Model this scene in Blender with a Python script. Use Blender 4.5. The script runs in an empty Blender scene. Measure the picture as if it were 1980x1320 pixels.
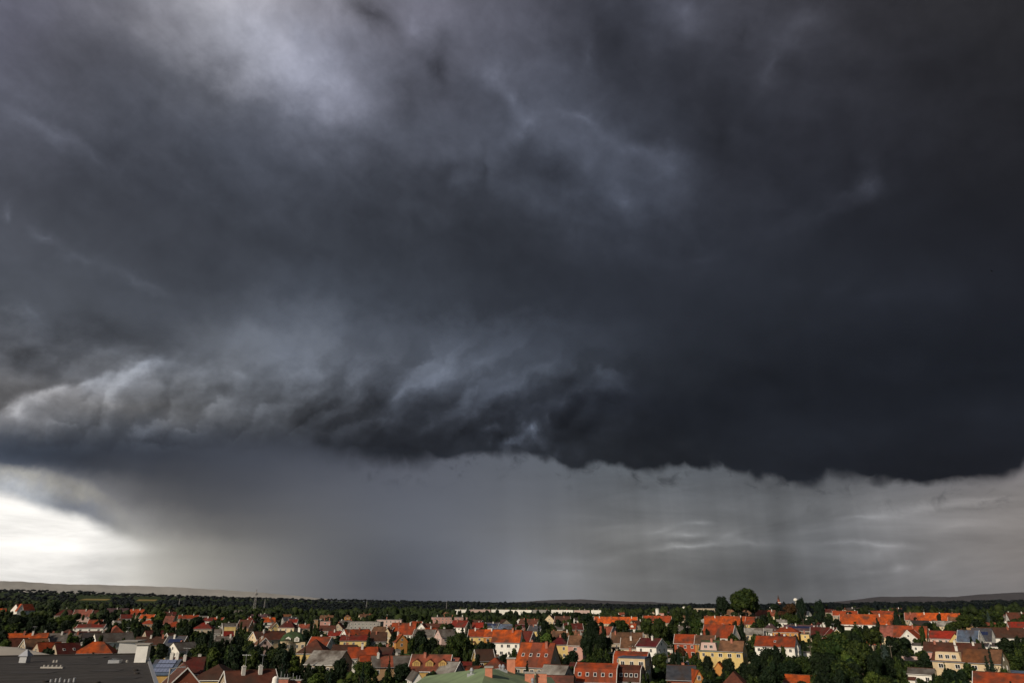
import bpy, bmesh, math, random
import numpy as np
from mathutils import Vector, Matrix

sc = bpy.context.scene
COL = sc.collection
R = math.radians

# ------------------------------------------------------------------ camera
FPX = 1320.0                      # focal length in photo pixels (24 mm on 36 mm)
CAM_Z = 24.0
PITCH = R(20.9)
ROLL = R(0.3)
cam_d = bpy.data.cameras.new('camera')
cam_d.lens = 24.0; cam_d.sensor_width = 36.0
cam_d.clip_start = 0.5; cam_d.clip_end = 60000.0
cam = bpy.data.objects.new('camera', cam_d); COL.objects.link(cam)
CAM_M = Matrix.Rotation(math.pi/2 + PITCH, 4, 'X') @ Matrix.Rotation(ROLL, 4, 'Z')
cam.matrix_world = Matrix.Translation((0, 0, CAM_Z)) @ CAM_M
sc.camera = cam
CM3 = np.array(CAM_M.to_3x3())

def pix_dir(px, py):
    v = CM3 @ np.array([(px-990.0)/FPX, -(py-660.0)/FPX, -1.0])
    return v/np.linalg.norm(v)
def dir_pix(x, y, z):
    c = CM3.T @ np.array([x, y, z], float)
    if c[2] >= -1e-6: return None
    return 990.0 + FPX*c[0]/-c[2], 660.0 - FPX*c[1]/-c[2]
def pix_azel(px, py):
    d = pix_dir(px, py)
    return math.degrees(math.atan2(d[0], d[1])), math.degrees(math.asin(d[2]))
def azel_pix(az, el):
    a, e = R(az), R(el)
    return dir_pix(math.sin(a)*math.cos(e), math.cos(a)*math.cos(e), math.sin(e))

# ------------------------------------------------------------------ view, sun
sc.view_settings.view_transform = 'Standard'
sc.view_settings.look = 'None'
sc.view_settings.exposure = 0.0
sc.view_settings.gamma = 1.0
sc.view_settings.use_curve_mapping = False
SUN_AZ, SUN_EL = 217.0, 27.0
sd = bpy.data.lights.new('sun', 'SUN'); sd.energy = 3.4; sd.angle = R(0.6); sd.color = (1.0, 0.87, 0.70)
sun = bpy.data.objects.new('sun', sd); COL.objects.link(sun)
sun_dir = Vector((math.sin(R(SUN_AZ))*math.cos(R(SUN_EL)), math.cos(R(SUN_AZ))*math.cos(R(SUN_EL)), math.sin(R(SUN_EL))))
sun.rotation_euler = sun_dir.to_track_quat('Z', 'Y').to_euler()
sun.location = (-200, -300, 300)

# ------------------------------------------------------------------ sky
def lin(c):
    c = c/255.0
    return c/12.92 if c <= 0.04045 else ((c+0.055)/1.055)**2.4

XS = [i*100 for i in range(21)]
# brightness of the storm deck by direction (0-255, display)
DECK = {
0: [118, 108, 108, 136, 172, 186, 146, 112, 130, 100, 88, 66, 60, 92, 70, 62, 52, 46, 44, 43, 42],
60: [96, 92, 98, 106, 152, 182, 176, 112, 118, 95, 88, 68, 60, 72, 60, 64, 52, 46, 44, 42, 41],
120: [96, 90, 88, 88, 122, 158, 170, 130, 96, 96, 90, 72, 60, 58, 62, 58, 54, 46, 44, 42, 40],
180: [100, 90, 84, 80, 84, 104, 146, 122, 84, 84, 86, 76, 62, 56, 56, 54, 50, 46, 43, 40, 39],
240: [92, 100, 84, 80, 78, 88, 98, 88, 78, 80, 84, 82, 66, 54, 52, 50, 48, 44, 40, 39, 38],
300: [78, 84, 78, 74, 74, 78, 80, 76, 74, 72, 78, 80, 78, 54, 50, 48, 46, 42, 40, 38, 37],
360: [76, 72, 70, 70, 70, 72, 70, 64, 60, 58, 62, 76, 78, 66, 46, 50, 50, 42, 38, 36, 34],
420: [82, 72, 68, 68, 68, 68, 64, 60, 56, 52, 50, 56, 66, 58, 48, 48, 44, 42, 38, 35, 32],
480: [82, 74, 68, 68, 66, 64, 60, 56, 52, 47, 45, 47, 52, 50, 54, 48, 44, 40, 38, 35, 33],
540: [80, 78, 74, 72, 66, 73, 68, 64, 55, 53, 51, 51, 53, 46, 48, 46, 42, 44, 44, 38, 32],
600: [82, 78, 78, 82, 78, 88, 92, 77, 66, 57, 53, 51, 51, 46, 44, 42, 38, 40, 42, 34, 30],
650: [108, 98, 86, 88, 98, 114, 114, 90, 86, 86, 79, 70, 53, 42, 40, 36, 33, 32, 33, 30, 30],
700: [116, 110, 104, 98, 104, 106, 102, 83, 85, 89, 77, 62, 42, 38, 34, 32, 31, 31, 32, 30, 30],
750: [132, 122, 114, 110, 95, 89, 78, 72, 86, 74, 60, 48, 42, 36, 32, 31, 31, 31, 31, 31, 32],
800: [122, 126, 106, 98, 87, 81, 62, 54, 54, 46, 42, 38, 35, 33, 32, 32, 32, 31, 31, 31, 32],
850: [84, 84, 78, 74, 66, 60, 52, 44, 42, 44, 46, 38, 34, 34, 33, 33, 32, 32, 31, 32, 34],
900: [56, 52, 56, 62, 62, 66, 52, 42, 42, 44, 44, 38, 34, 34, 33, 33, 32, 32, 31, 32, 34],
960: [56, 52, 56, 62, 62, 66, 52, 42, 42, 44, 44, 38, 34, 34, 33, 33, 32, 32, 31, 32, 34],
}
# brightness of the rain and the far sky below the deck
BELOW = {
860: [48, 46, 50, 58, 66, 72, 80, 88, 92, 94, 95, 95, 95, 92, 90, 90, 92, 100, 104, 106, 110],
900: [104, 66, 58, 62, 70, 76, 84, 90, 94, 97, 99, 99, 97, 95, 94, 92, 96, 104, 107, 110, 114],
940: [205, 150, 92, 74, 76, 82, 90, 94, 98, 100, 102, 101, 99, 98, 97, 96, 104, 114, 118, 120, 122],
980: [255, 215, 120, 88, 86, 90, 96, 97, 100, 104, 105, 104, 104, 104, 102, 95, 106, 124, 128, 130, 126],
1010: [255, 250, 170, 108, 98, 96, 98, 99, 102, 108, 109, 110, 112, 118, 108, 96, 108, 126, 132, 132, 122],
1040: [255, 255, 215, 150, 124, 112, 104, 99, 103, 109, 115, 117, 122, 130, 120, 96, 112, 130, 130, 122, 114],
1080: [255, 250, 225, 166, 148, 124, 106, 90, 92, 110, 124, 122, 112, 112, 104, 82, 104, 122, 128, 124, 124],
1115: [250, 245, 225, 172, 154, 128, 105, 84, 84, 108, 130, 130, 110, 100, 96, 80, 98, 116, 120, 118, 118],
1150: [246, 240, 218, 168, 146, 120, 99, 80, 79, 100, 128, 134, 108, 96, 90, 80, 98, 110, 113, 113, 113],
1175: [240, 235, 214, 164, 142, 116, 97, 78, 77, 99, 126, 132, 106, 95, 89, 78, 97, 108, 112, 112, 112],
}
TX = [0, 400, 800, 1200, 1600, 2000]
# tint (r, g, b) per mean brightness
T_DECK = {
0:   [(.96,.96,1.10),(.995,.99,1.03),(.98,.97,1.08),(.94,.97,1.12),(.97,.97,1.08),(.98,.98,1.06)],
300: [(.95,.98,1.10),(.93,.98,1.12),(.93,.98,1.12),(.92,.98,1.14),(.93,.97,1.14),(.96,.98,1.11)],
560: [(.94,.99,1.09),(.93,.99,1.11),(.91,.99,1.14),(.90,.98,1.16),(.90,.98,1.16),(.90,.97,1.18)],
700: [(.97,.99,1.05),(.96,1.0,1.07),(.93,.99,1.11),(.90,.99,1.15),(.88,.98,1.20),(.88,.98,1.20)],
790: [(1.03,1.0,.98),(.98,1.0,1.04),(.92,.99,1.13),(.88,.98,1.19),(.88,.98,1.20),(.88,.98,1.20)],
870: [(.88,1.0,1.2),(.92,.99,1.12),(.90,.98,1.15),(.90,.99,1.14),(.88,.98,1.20),(.90,.97,1.18)],
}
T_BELOW = {
860:  [(.86,.98,1.22),(.91,.98,1.14),(.94,.98,1.10),(.93,1.0,1.08),(.95,.99,1.07),(1.0,.97,1.03)],
960:  [(1.02,1.0,.98),(.97,.99,1.06),(.95,.99,1.09),(.97,1.0,1.04),(.98,1.0,1.03),(1.03,.99,.97)],
1040: [(1.0,1.0,.98),(1.02,1.0,.96),(.95,.99,1.08),(1.0,1.0,.99),(.98,1.0,1.03),(1.04,.99,.96)],
1150: [(1.0,1.0,.96),(1.03,1.0,.95),(.93,.98,1.11),(1.0,1.0,.99),(.98,1.0,1.03),(1.03,.99,.98)],
}
def bil(tab, xs, px, py):
    ys = sorted(tab); py = min(max(py, ys[0]), ys[-1]); px = min(max(px, xs[0]), xs[-1])
    j = 0
    while j < len(ys)-2 and py > ys[j+1]: j += 1
    t = (py-ys[j])/(ys[j+1]-ys[j])
    i = 0
    while i < len(xs)-2 and px > xs[i+1]: i += 1
    s = (px-xs[i])/(xs[i+1]-xs[i])
    f = lambda a: np.array(a, float)
    return (f(tab[ys[j]][i])*(1-s)+f(tab[ys[j]][i+1])*s)*(1-t)+(f(tab[ys[j+1]][i])*(1-s)+f(tab[ys[j+1]][i+1])*s)*t
def sky_rgb(tab, tint, az, el):
    p = azel_pix(az, el)
    px, py = p
    v = float(bil(tab, XS, px, py)); t = bil(tint, TX, px, py)
    o = [lin(min(v*t[k], 262)) for k in range(3)]
    if v > 235: o = [c*(1+(v-235)/20*0.25) for c in o]
    return o
AZ0, AZ1 = -60.0, 60.0

world = bpy.data.worlds.new('World'); sc.world = world; world.use_nodes = True
NT = world.node_tree; NT.nodes.clear()
def node(t, **kw):
    n = NT.nodes.new(t)
    for k, v in kw.items():
        if k != 'ins': setattr(n, k, v)
    for k, v in kw.get('ins', {}).items():
        if isinstance(v, bpy.types.NodeSocket): NT.links.new(v, n.inputs[k])
        else: n.inputs[k].default_value = v
    return n
def M(op, a, b=0.0, c=0.0, clamp=False):
    n = node('ShaderNodeMath', operation=op, use_clamp=clamp, ins={0: a, 1: b})
    if op in ('MULTIPLY_ADD', 'SMOOTH_MIN'):
        if isinstance(c, bpy.types.NodeSocket): NT.links.new(c, n.inputs[2])
        else: n.inputs[2].default_value = c
    return n.outputs[0]
def smooth(v, a, b):
    n = node('ShaderNodeMapRange', interpolation_type='SMOOTHSTEP', ins={0: v, 1: a, 2: b, 3: 0.0, 4: 1.0})
    return n.outputs[0]
def noise(vec, scale, detail=5.0, rough=0.55, lac=2.0, dist=0.0, dim='3D'):
    n = node('ShaderNodeTexNoise', noise_dimensions=dim, ins={'Scale': scale, 'Detail': detail, 'Roughness': rough, 'Lacunarity': lac, 'Distortion': dist})
    NT.links.new(vec, n.inputs['W' if dim == '1D' else 'Vector'])
    return n
def comb(x, y, z=0.0): return node('ShaderNodeCombineXYZ', ins={0: x, 1: y, 2: z}).outputs[0]
def mixc(f, a, b, blend='MIX'):
    n = node('ShaderNodeMix', data_type='RGBA', blend_type=blend, ins={0: f, 6: a, 7: b}); return n.outputs[2]

tc = node('ShaderNodeTexCoord')
dirv = tc.outputs['Generated']
sep = node('ShaderNodeSeparateXYZ', ins={0: dirv})
DX, DY, DZ = sep.outputs
azr = M('MULTIPLY', M('ARCTAN2', DX, DY), 180/math.pi)
elr = M('MULTIPLY', M('ARCSINE', DZ), 180/math.pi)
# position on a flat cloud base, for texture that recedes
inv = M('DIVIDE', 1.0, M('ADD', M('MAXIMUM', DZ, 0.0), 0.16))
PL = comb(M('MULTIPLY', DX, inv), M('MULTIPLY', DY, inv))
AE = comb(azr, elr)
# domain warps (degrees)
n1 = noise(dirv, 4.2, 4.0, 0.55)
n2 = noise(dirv, 17.0, 6.0, 0.62)
s1 = node('ShaderNodeSeparateColor', ins={0: n1.outputs['Color']}).outputs
s2 = node('ShaderNodeSeparateColor', ins={0: n2.outputs['Color']}).outputs
low = smooth(elr, 6.0, 18.0)
def warp(base, a, b, amp1, amp2):
    return M('ADD', base, M('ADD', M('MULTIPLY', M('SUBTRACT', a, 0.5), amp1), M('MULTIPLY', M('SUBTRACT', b, 0.5), amp2)))
amp_lo = M('MULTIPLY_ADD', low, 0.75, 0.25)
waz = warp(azr, s1[0], s2[0], M('MULTIPLY', amp_lo, 8.0), M('MULTIPLY', amp_lo, 4.2))
wel = warp(elr, s1[1], s2[1], M('MULTIPLY', amp_lo, 6.0), M('MULTIPLY', amp_lo, 4.2))
# wispy small warp for the lit scraps
fine_az = warp(azr, s1[2], s2[0], 2.0, 3.6)
fine_el = warp(elr, s1[0], s2[2], 2.0, 3.6)
FW = comb(fine_az, fine_el)

def rows(tab, tint, els, az_s, el_s):
    fac = node('ShaderNodeMapRange', ins={0: az_s, 1: AZ0, 2: AZ1, 3: 0.0, 4: 1.0}).outputs[0]
    out = None
    for k, e in enumerate(els):
        cr = node('ShaderNodeValToRGB', ins={0: fac}); r = cr.color_ramp; r.interpolation = 'B_SPLINE'
        N = 31
        while len(r.elements) < N: r.elements.new(0.5)
        for i in range(N):
            p = i/(N-1); c = sky_rgb(tab, tint, AZ0+(AZ1-AZ0)*p, e)
            r.elements[i].position = p; r.elements[i].color = (c[0], c[1], c[2], 1)
        if out is None: out = cr.outputs[0]
        else:
            w = node('ShaderNodeMapRange', interpolation_type='SMOOTHSTEP', ins={0: el_s, 1: els[k-1]-0.15*(e-els[k-1]), 2: e+0.15*(e-els[k-1]), 3: 0.0, 4: 1.0}).outputs[0]
            out = mixc(w, out, cr.outputs[0])
    return out
deck = rows(DECK, T_DECK, [9.5, 11.5, 13.5, 15.5, 17.5, 19.5, 21.5, 24, 27, 30, 33.5, 37, 41, 45, 49], waz, wel)
below = rows(BELOW, T_BELOW, [-2.0, 0.5, 2.0, 3.6, 5.2, 6.8, 8.6, 10.4, 12.5], waz, wel)

# -- curves of elevation by azimuth
def edge(pts, src=None):
    fac = node('ShaderNodeMapRange', ins={0: src or azr, 1: -50.0, 2: 50.0, 3: 0.0, 4: 1.0}).outputs[0]
    fc = node('ShaderNodeFloatCurve', ins={'Value': fac}); cv = fc.mapping.curves[0]
    P = [pix_azel(*p) for p in pts]; P = [((a+50)/100, e/60) for a, e in P if -50 < a < 50]
    while len(cv.points) < len(P): cv.points.new(0.5, 0.5)
    for q, (a, b) in zip(cv.points, P): q.location = (a, b); q.handle_type = 'AUTO_CLAMPED'
    fc.mapping.update()
    return M('MULTIPLY', fc.outputs[0], 60.0)
# -- texture of the deck: broad billows, streaks and fine curl
pn = noise(PL, 1.3, 8.0, 0.55, dist=0.25).outputs['Fac']
rot = node('ShaderNodeVectorRotate', rotation_type='Z_AXIS', ins={0: AE, 3: R(24)}).outputs[0]
st = node('ShaderNodeMapping', ins={0: rot, 3: (0.035, 0.13, 1)}).outputs[0]
sn = noise(st, 1.0, 7.0, 0.55, dist=0.3).outputs['Fac']
fn = noise(dirv, 26.0, 7.0, 0.62, dist=0.25).outputs['Fac']
tex = M('ADD', M('ADD', M('MULTIPLY', M('SUBTRACT', pn, 0.5), 0.85), M('MULTIPLY', M('SUBTRACT', sn, 0.5), 0.7)), M('MULTIPLY', M('SUBTRACT', fn, 0.5), 0.44))
roll_zone = M('MULTIPLY', M('MULTIPLY', smooth(elr, 10.0, 14.0), M('SUBTRACT', 1.0, smooth(M('MULTIPLY_ADD', azr, 0.06, elr), 14.0, 18.5))), M('SUBTRACT', 1.0, smooth(azr, 2.0, 18.0)))
calm = M('SUBTRACT', 1.0, M('MULTIPLY', smooth(azr, 5.0, 25.0), M('SUBTRACT', 1.0, smooth(elr, 20.0, 32.0))))
glow = M('MULTIPLY', smooth(elr, 16.0, 20.0), M('SUBTRACT', 1.0, smooth(elr, 24.0, 31.0)))
tex = M('MULTIPLY', tex, M('MULTIPLY', M('MULTIPLY_ADD', calm, 0.28, 0.75), M('MULTIPLY_ADD', glow, -0.45, 1.0)))
# billows of the roll cloud: height noise lit from the left and above
bv = node('ShaderNodeMapping', ins={0: AE, 3: (0.12, 0.2, 1)}).outputs[0]
bv2 = node('ShaderNodeMapping', ins={0: AE, 1: (-0.085, 0.10, 0), 3: (0.12, 0.2, 1)}).outputs[0]
# rounded lobes: warped cells, shaded from the upper left, deep creases between them
BR = node('ShaderNodeVectorRotate', rotation_type='Z_AXIS', ins={0: comb(M('ADD', azr, M('MULTIPLY', M('SUBTRACT', s2[0], 0.5), 3.4)), M('ADD', elr, M('MULTIPLY', M('SUBTRACT', s2[1], 0.5), 3.4))), 3: R(-34)}).outputs[0]
def lobes(ox, oy):
    mp = node('ShaderNodeMapping', ins={0: BR, 1: (ox, oy, 0), 3: (0.20, 0.36, 1)}).outputs[0]
    v = node('ShaderNodeTexVoronoi', feature='F1', ins={'Vector': mp, 'Scale': 0.62, 'Detail': 1.6, 'Roughness': 0.42, 'Lacunarity': 2.3})
    return v.outputs['Distance']
v1, v2 = lobes(0, 0), lobes(-0.02, 0.20)
b1 = noise(bv, 1.15, 6.0, 0.55, dist=0.12).outputs['Fac']
b2 = noise(bv2, 1.15, 6.0, 0.55, dist=0.12).outputs['Fac']
relief = M('ADD', M('MULTIPLY', M('SUBTRACT', b1, b2), 2.0), M('ADD', M('MULTIPLY', M('SUBTRACT', v2, v1), 1.15), M('MULTIPLY', M('SUBTRACT', 0.48, v1), 0.5)))
tex = M('ADD', tex, M('MULTIPLY', relief, M('MULTIPLY', roll_zone, 0.55)))

sr = node('ShaderNodeMapping', ins={0: node('ShaderNodeVectorRotate', rotation_type='Z_AXIS', ins={0: comb(waz, wel), 3: R(-38)}).outputs[0], 3: (0.07, 0.42, 1)}).outputs[0]
strands = noise(sr, 1.0, 4.0, 0.5, dist=0.2).outputs['Fac']
sz = M('MULTIPLY', M('MULTIPLY', smooth(azr, -24.0, -12.0), M('SUBTRACT', 1.0, smooth(azr, 4.0, 12.0))), M('MULTIPLY', smooth(elr, 11.0, 14.0), M('SUBTRACT', 1.0, smooth(elr, 18.0, 23.0))))
tex = M('ADD', tex, M('MULTIPLY', M('MULTIPLY', M('SUBTRACT', strands, 0.5), 1.15), sz))

# -- scraps, wisps and shadows (px, py, half length px, half width px, tilt deg ccw, gain)
def loc_scale(px, py):
    a0, e0 = pix_azel(px, py); a1, e1 = pix_azel(px+20, py); a2, e2 = pix_azel(px, py-20)
    J = np.array([[a1-a0, a2-a0], [e1-e0, e2-e0]])/20
    return a0, e0, J
def spots(lst, vec):
    tot = None
    for px, py, L, W, tilt, g in lst:
        if W <= 17 and abs(g) < .8: k_ = 1.55 if py > 950 else 1.6; W *= k_; g *= (1.3 if py > 950 else 1.05)/k_
        a0, e0, J = loc_scale(px, py)
        d = J @ np.array([math.cos(R(tilt)), math.sin(R(tilt))]); n_ = J @ np.array([-math.sin(R(tilt)), math.cos(R(tilt))])
        mp = node('ShaderNodeMapping', vector_type='TEXTURE', ins={0: vec, 1: (a0, e0, 0), 2: (0, 0, math.atan2(d[1], d[0])), 3: (L*float(np.hypot(*d))*1.5, W*float(np.hypot(*n_))*1.5, 1e3)})
        gr = node('ShaderNodeTexGradient', gradient_type='QUADRATIC_SPHERE', ins={0: mp.outputs[0]}).outputs['Fac']
        tot = M('MULTIPLY_ADD', gr, g, tot if tot is not None else 0.0)
    return tot
sp = spots([
 (985,190,80,20,-48,0.34),(1020,235,36,30,-80,0.25),(945,140,20,36,0,0.22),(1000,265,40,20,35,0.25),
 (1230,290,120,30,-18,0.30),(1120,240,70,20,-15,0.32),(1120,360,120,46,-20,-0.2),(1210,395,60,30,-40,0.35),(1300,330,70,40,-20,0.35),
 (1070,330,50,45,0,-0.42),(1010,310,60,40,20,-0.25),(870,320,55,26,0,-0.3),(885,350,34,12,10,0.25),(930,330,14,60,0,-0.25),
 (1675,355,48,30,60,0.50),(1640,370,60,20,20,0.2),(1600,410,140,26,20,0.22),(1390,250,30,90,20,-0.2),(1140,110,18,60,-8,0.25),
 (1500,120,26,90,-38,0.3),(1440,60,30,70,-15,-0.25),(1560,40,50,50,0,0.30),(1330,30,40,40,0,0.30),(1200,90,60,90,0,-0.2),
 (720,30,70,26,-30,-0.5),(845,130,22,70,-5,-0.35),(790,190,30,60,10,-0.2),(805,40,40,30,60,0.2),
 (110,262,120,24,-24,0.22),(60,225,80,26,-24,0.18),(190,300,60,10,-26,0.18),(60,180,80,24,-20,0.14),
 (10,415,14,20,0,0.3),(85,455,46,18,-28,0.3),(150,500,60,14,-28,0.2),(270,560,70,20,-22,0.25),(170,520,60,14,-20,0.22),(60,620,60,20,-35,0.2),(80,660,70,16,-38,0.28),
 (30,690,60,24,0,-0.3),(200,640,120,30,-18,-0.2),
 (60,775,60,12,32,0.30),(20,800,20,30,0,0.35),(110,745,60,10,12,0.22),(60,830,50,16,-15,0.25),(120,800,60,10,28,0.20),(188,820,20,40,0,-0.22),(150,835,70,14,10,-0.28),
 (212,790,24,50,8,0.16),(240,750,60,12,38,0.30),(290,712,60,10,22,0.30),(270,830,18,30,-20,0.22),(330,810,60,16,35,0.2),(340,750,80,14,30,-0.15),
 (420,790,90,22,32,0.14),(470,840,60,14,10,-0.3),(300,852,90,7,-12,-0.50),(330,868,90,7,-8,0.32),(270,850,40,6,-20,0.25),(230,845,60,8,5,-0.3),
 (520,830,40,14,20,0.28),(600,790,80,20,40,-0.25),(560,700,120,50,10,0.14),(640,650,60,60,0,0.10),(560,640,90,30,5,0.08),
 (730,770,40,30,20,-0.42),(650,800,46,16,50,0.22),(700,810,50,14,40,0.25),(850,720,60,30,32,0.18),(830,745,40,24,35,0.18),(790,790,40,14,40,0.2),
 (930,690,90,24,22,0.20),(980,745,80,14,18,0.30),(900,790,50,12,12,0.25),(1060,720,70,16,12,0.12),(1100,735,60,26,0,-0.25),
 (1020,838,34,26,60,1.25),(985,855,30,12,40,0.9),(945,825,30,6,-10,0.6),(960,845,14,8,0,-0.6),(1000,815,10,18,20,0.4),(1050,815,10,22,0,0.5),(1040,865,26,8,0,0.6),(940,850,10,8,0,0.5),
 (1180,735,50,16,10,0.60),(1210,755,36,12,-30,0.60),(1130,750,20,22,40,0.30),(1160,715,12,12,30,0.5),(1110,870,46,22,0,0.22),(1070,875,16,18,0,0.35),
 (1610,560,80,10,48,0.16),(1560,590,60,16,30,-0.14),(1680,570,90,14,10,0.14),(1500,640,120,14,20,-0.10),(1360,500,80,20,12,0.14),(1900,700,160,14,8,0.10),(1850,740,120,8,10,-0.14),(1560,770,60,8,8,-0.14),
], FW)
# the domed heads of the roll, back to front: each is lit on its upper left and dark in its crease
LOBES = [(940,765,75,34,18),(830,745,75,42,25),(880,815,60,26,5),(690,765,80,46,30),(600,770,80,50,30),(480,765,85,52,20),(380,755,80,46,15),(290,735,62,34,12),(170,770,58,44,10),(112,765,62,30,12),
 (760,830,62,30,5),(650,815,52,34,20),(700,840,60,26,0),(540,820,60,34,15),(430,815,62,38,10),(340,800,62,44,10),(285,775,60,50,20),(228,790,38,62,-6),(150,815,52,36,15),(78,805,84,56,14),
 (600,845,60,20,0),(480,850,55,18,5),(300,828,46,26,10),(380,845,60,20,-4),(55,835,48,30,10),(120,840,44,24,-8),(200,840,34,26,0),(1020,842,34,36,20),(1190,748,58,28,-12),(1060,800,70,30,10)]
LW = comb(warp(azr, s1[2], s2[0], 1.2, 3.8), warp(elr, s1[0], s2[2], 1.2, 3.8))
heads = None
for px, py, a_, b_, tl in LOBES:
    a0, e0, J = loc_scale(px, py); d_ = J @ np.array([math.cos(R(tl)), math.sin(R(tl))]); n_ = J @ np.array([-math.sin(R(tl)), math.cos(R(tl))])
    mp = node('ShaderNodeMapping', vector_type='TEXTURE', ins={0: LW, 1: (a0, e0, 0), 2: (0, 0, math.atan2(d_[1], d_[0])), 3: (a_*float(np.hypot(*d_)), b_*float(np.hypot(*n_)), 1.0)}).outputs[0]
    ln = node('ShaderNodeVectorMath', operation='LENGTH', ins={0: mp}).outputs['Value']
    lt_ = node('ShaderNodeVectorMath', operation='DOT_PRODUCT', ins={0: mp, 1: (-0.45, 0.75, 0)}).outputs['Value']
    val = M('MULTIPLY_ADD', lt_, 0.38, 0.02)
    msk = node('ShaderNodeMapRange', interpolation_type='SMOOTHSTEP', ins={0: ln, 1: 0.72, 2: 1.12, 3: 1.0, 4: 0.0}).outputs[0]
    heads = M('MULTIPLY', val, msk) if heads is None else M('ADD', M('MULTIPLY', heads, M('SUBTRACT', 1.0, msk)), M('MULTIPLY', val, msk))
# the lit, domed top of the roll cloud on the left
TOPC = [(-80,810),(-20,800),(0,790),(20,770),(50,755),(90,744),(120,742),(140,748),(165,736),(190,724),(225,718),(250,716),(270,702),(300,694),(340,700),(400,705),(470,712),(560,730),(700,760),(860,800),(1000,830),(1200,860),(2000,900)]
tn = noise(AE, 0.34, 6.0, 0.55, dist=0.3).outputs['Fac']
dt = M('SUBTRACT', edge(TOPC), M('ADD', elr, M('MULTIPLY', M('SUBTRACT', tn, 0.5), 2.2)))
tfade = M('SUBTRACT', 1.0, smooth(azr, -33.0, -20.0))
rim = M('MULTIPLY', smooth(dt, -0.12, 0.35), M('SUBTRACT', 1.0, smooth(dt, 0.5, 2.8)))
above_d = M('MULTIPLY', M('SUBTRACT', 1.0, smooth(dt, -0.3, 0.15)), smooth(dt, -4.5, -0.2))
roll = M('MULTIPLY', tfade, M('SUBTRACT', M('MULTIPLY', rim, 0.40), M('MULTIPLY', above_d, 0.26)))
gain = M('POWER', 2.718, M('ADD', M('ADD', M('ADD', M('MULTIPLY', tex, 1.55), M('MULTIPLY', sp, 1.55)), M('ADD', roll, heads)), 0.05))
deck_c = node('ShaderNodeVectorMath', operation='SCALE', ins={0: deck, 3: gain}).outputs[0]

# -- streaks and rain shafts below the deck
hs = node('ShaderNodeMapping', ins={0: AE, 3: (0.10, 0.42, 1)}).outputs[0]
hn = noise(hs, 1.0, 6.0, 0.6, dist=0.5).outputs['Fac']
right = smooth(azr, -2.0, 14.0)
hgain = M('MULTIPLY', M('SUBTRACT', hn, 0.5), M('MULTIPLY_ADD', right, 1.0, 0.20))
rn = noise(M('ADD', azr, M('MULTIPLY', elr, 0.05)), 0.34, 4.0, 0.50, dim='1D').outputs['Fac']
vs = M('MULTIPLY', M('SUBTRACT', rn, 0.5), M('MULTIPLY', M('MULTIPLY', smooth(azr, -10.0, 12.0), M('SUBTRACT', 1.0, smooth(azr, 26.0, 34.0))), 0.42))
FW2 = comb(warp(azr, s1[2], s2[0], 0.6, 2.4), warp(elr, s1[0], s2[2], 0.3, 1.0))
sp2 = spots([
 (1330,1056,110,5,3,0.75),(1300,1050,40,4,0,0.35),(1450,1048,110,7,-3,0.42),(1400,1036,40,7,20,0.4),(1330,1033,50,4,-2,0.45),(1345,1011,40,4,0,0.5),(1270,1025,36,4,12,0.3),
 (1700,1053,90,6,-4,0.55),(1700,1070,50,12,15,0.32),(1620,1048,80,5,0,0.25),(1740,1100,26,8,10,0.45),(1680,1105,70,5,5,0.2),(1800,1092,40,10,25,0.25),
 (1690,1000,50,8,8,0.30),(1660,997,50,3,0,0.3),(1770,985,80,10,6,0.35),(1860,975,110,8,5,0.25),(1880,985,110,5,5,-0.30),(1900,965,100,4,3,0.25),(1850,1020,70,8,10,0.22),(1900,1040,140,14,0,-0.15),
 (1100,1085,70,7,-3,0.16),(1180,1082,40,8,20,0.2),(1100,1115,90,10,-5,0.16),(1200,1018,80,5,5,0.14),(1150,1060,120,12,0,-0.10),(1320,1045,60,5,0,-0.25),(1370,1044,50,8,0,-0.15),
 (1520,960,40,90,0,-0.12),(1510,1060,34,120,0,-0.16),(1470,1120,30,70,0,-0.10),(1590,1130,20,70,0,-0.10),
 (60,878,120,18,-3,-0.45),(150,888,80,16,-6,-0.40),(270,895,40,30,40,0.12),(230,1015,60,20,-30,-0.2),
 (30,1095,50,12,-10,0.12),(120,1080,120,8,0,-0.10),(60,1070,90,5,0,-0.06),
], FW2)
bg = M('POWER', 2.718, M('ADD', M('ADD', M('MULTIPLY', hgain, 0.8), vs), sp2))
below_c = node('ShaderNodeVectorMath', operation='SCALE', ins={0: below, 3: bg}).outputs[0]

EDGE = [(-60,880),(0,890),(100,890),(200,870),(300,862),(400,862),(500,868),(580,874),(640,884),(700,895),(760,903),(820,898),(880,889),(930,884),(985,882),(1040,884),(1085,900),(1112,912),(1150,898),(1200,906),(1232,917),(1262,915),(1300,905),(1360,903),(1400,905),(1450,921),(1500,922),(1550,938),(1600,925),(1650,929),(1700,937),(1800,938),(1870,935),(1935,926),(1972,908),(2000,884),(2060,880),(2120,900)]
ev = noise(comb(M('MULTIPLY', azr, 1.0), M('MULTIPLY', elr, 0.9)), 0.30, 4.0, 0.50, dist=0.15).outputs['Fac']
hang = M('SUBTRACT', M('ABSOLUTE', M('MULTIPLY_ADD', ev, 2.0, -1.0)), 0.17)
de = M('SUBTRACT', M('ADD', M('ADD', elr, M('MULTIPLY', M('SUBTRACT', fn, 0.5), 0.75)), M('MULTIPLY', hang, 1.5)), edge(EDGE))
en = noise(comb(M('ADD', azr, 40.0), elr), 0.22, 2.0, 0.5).outputs['Fac']
soft = M('ADD', M('MULTIPLY_ADD', M('SUBTRACT', 1.0, smooth(azr, -22.0, -9.0)), 1.6, 0.34), M('MULTIPLY', smooth(en, 0.42, 0.7), 0.7))
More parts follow.
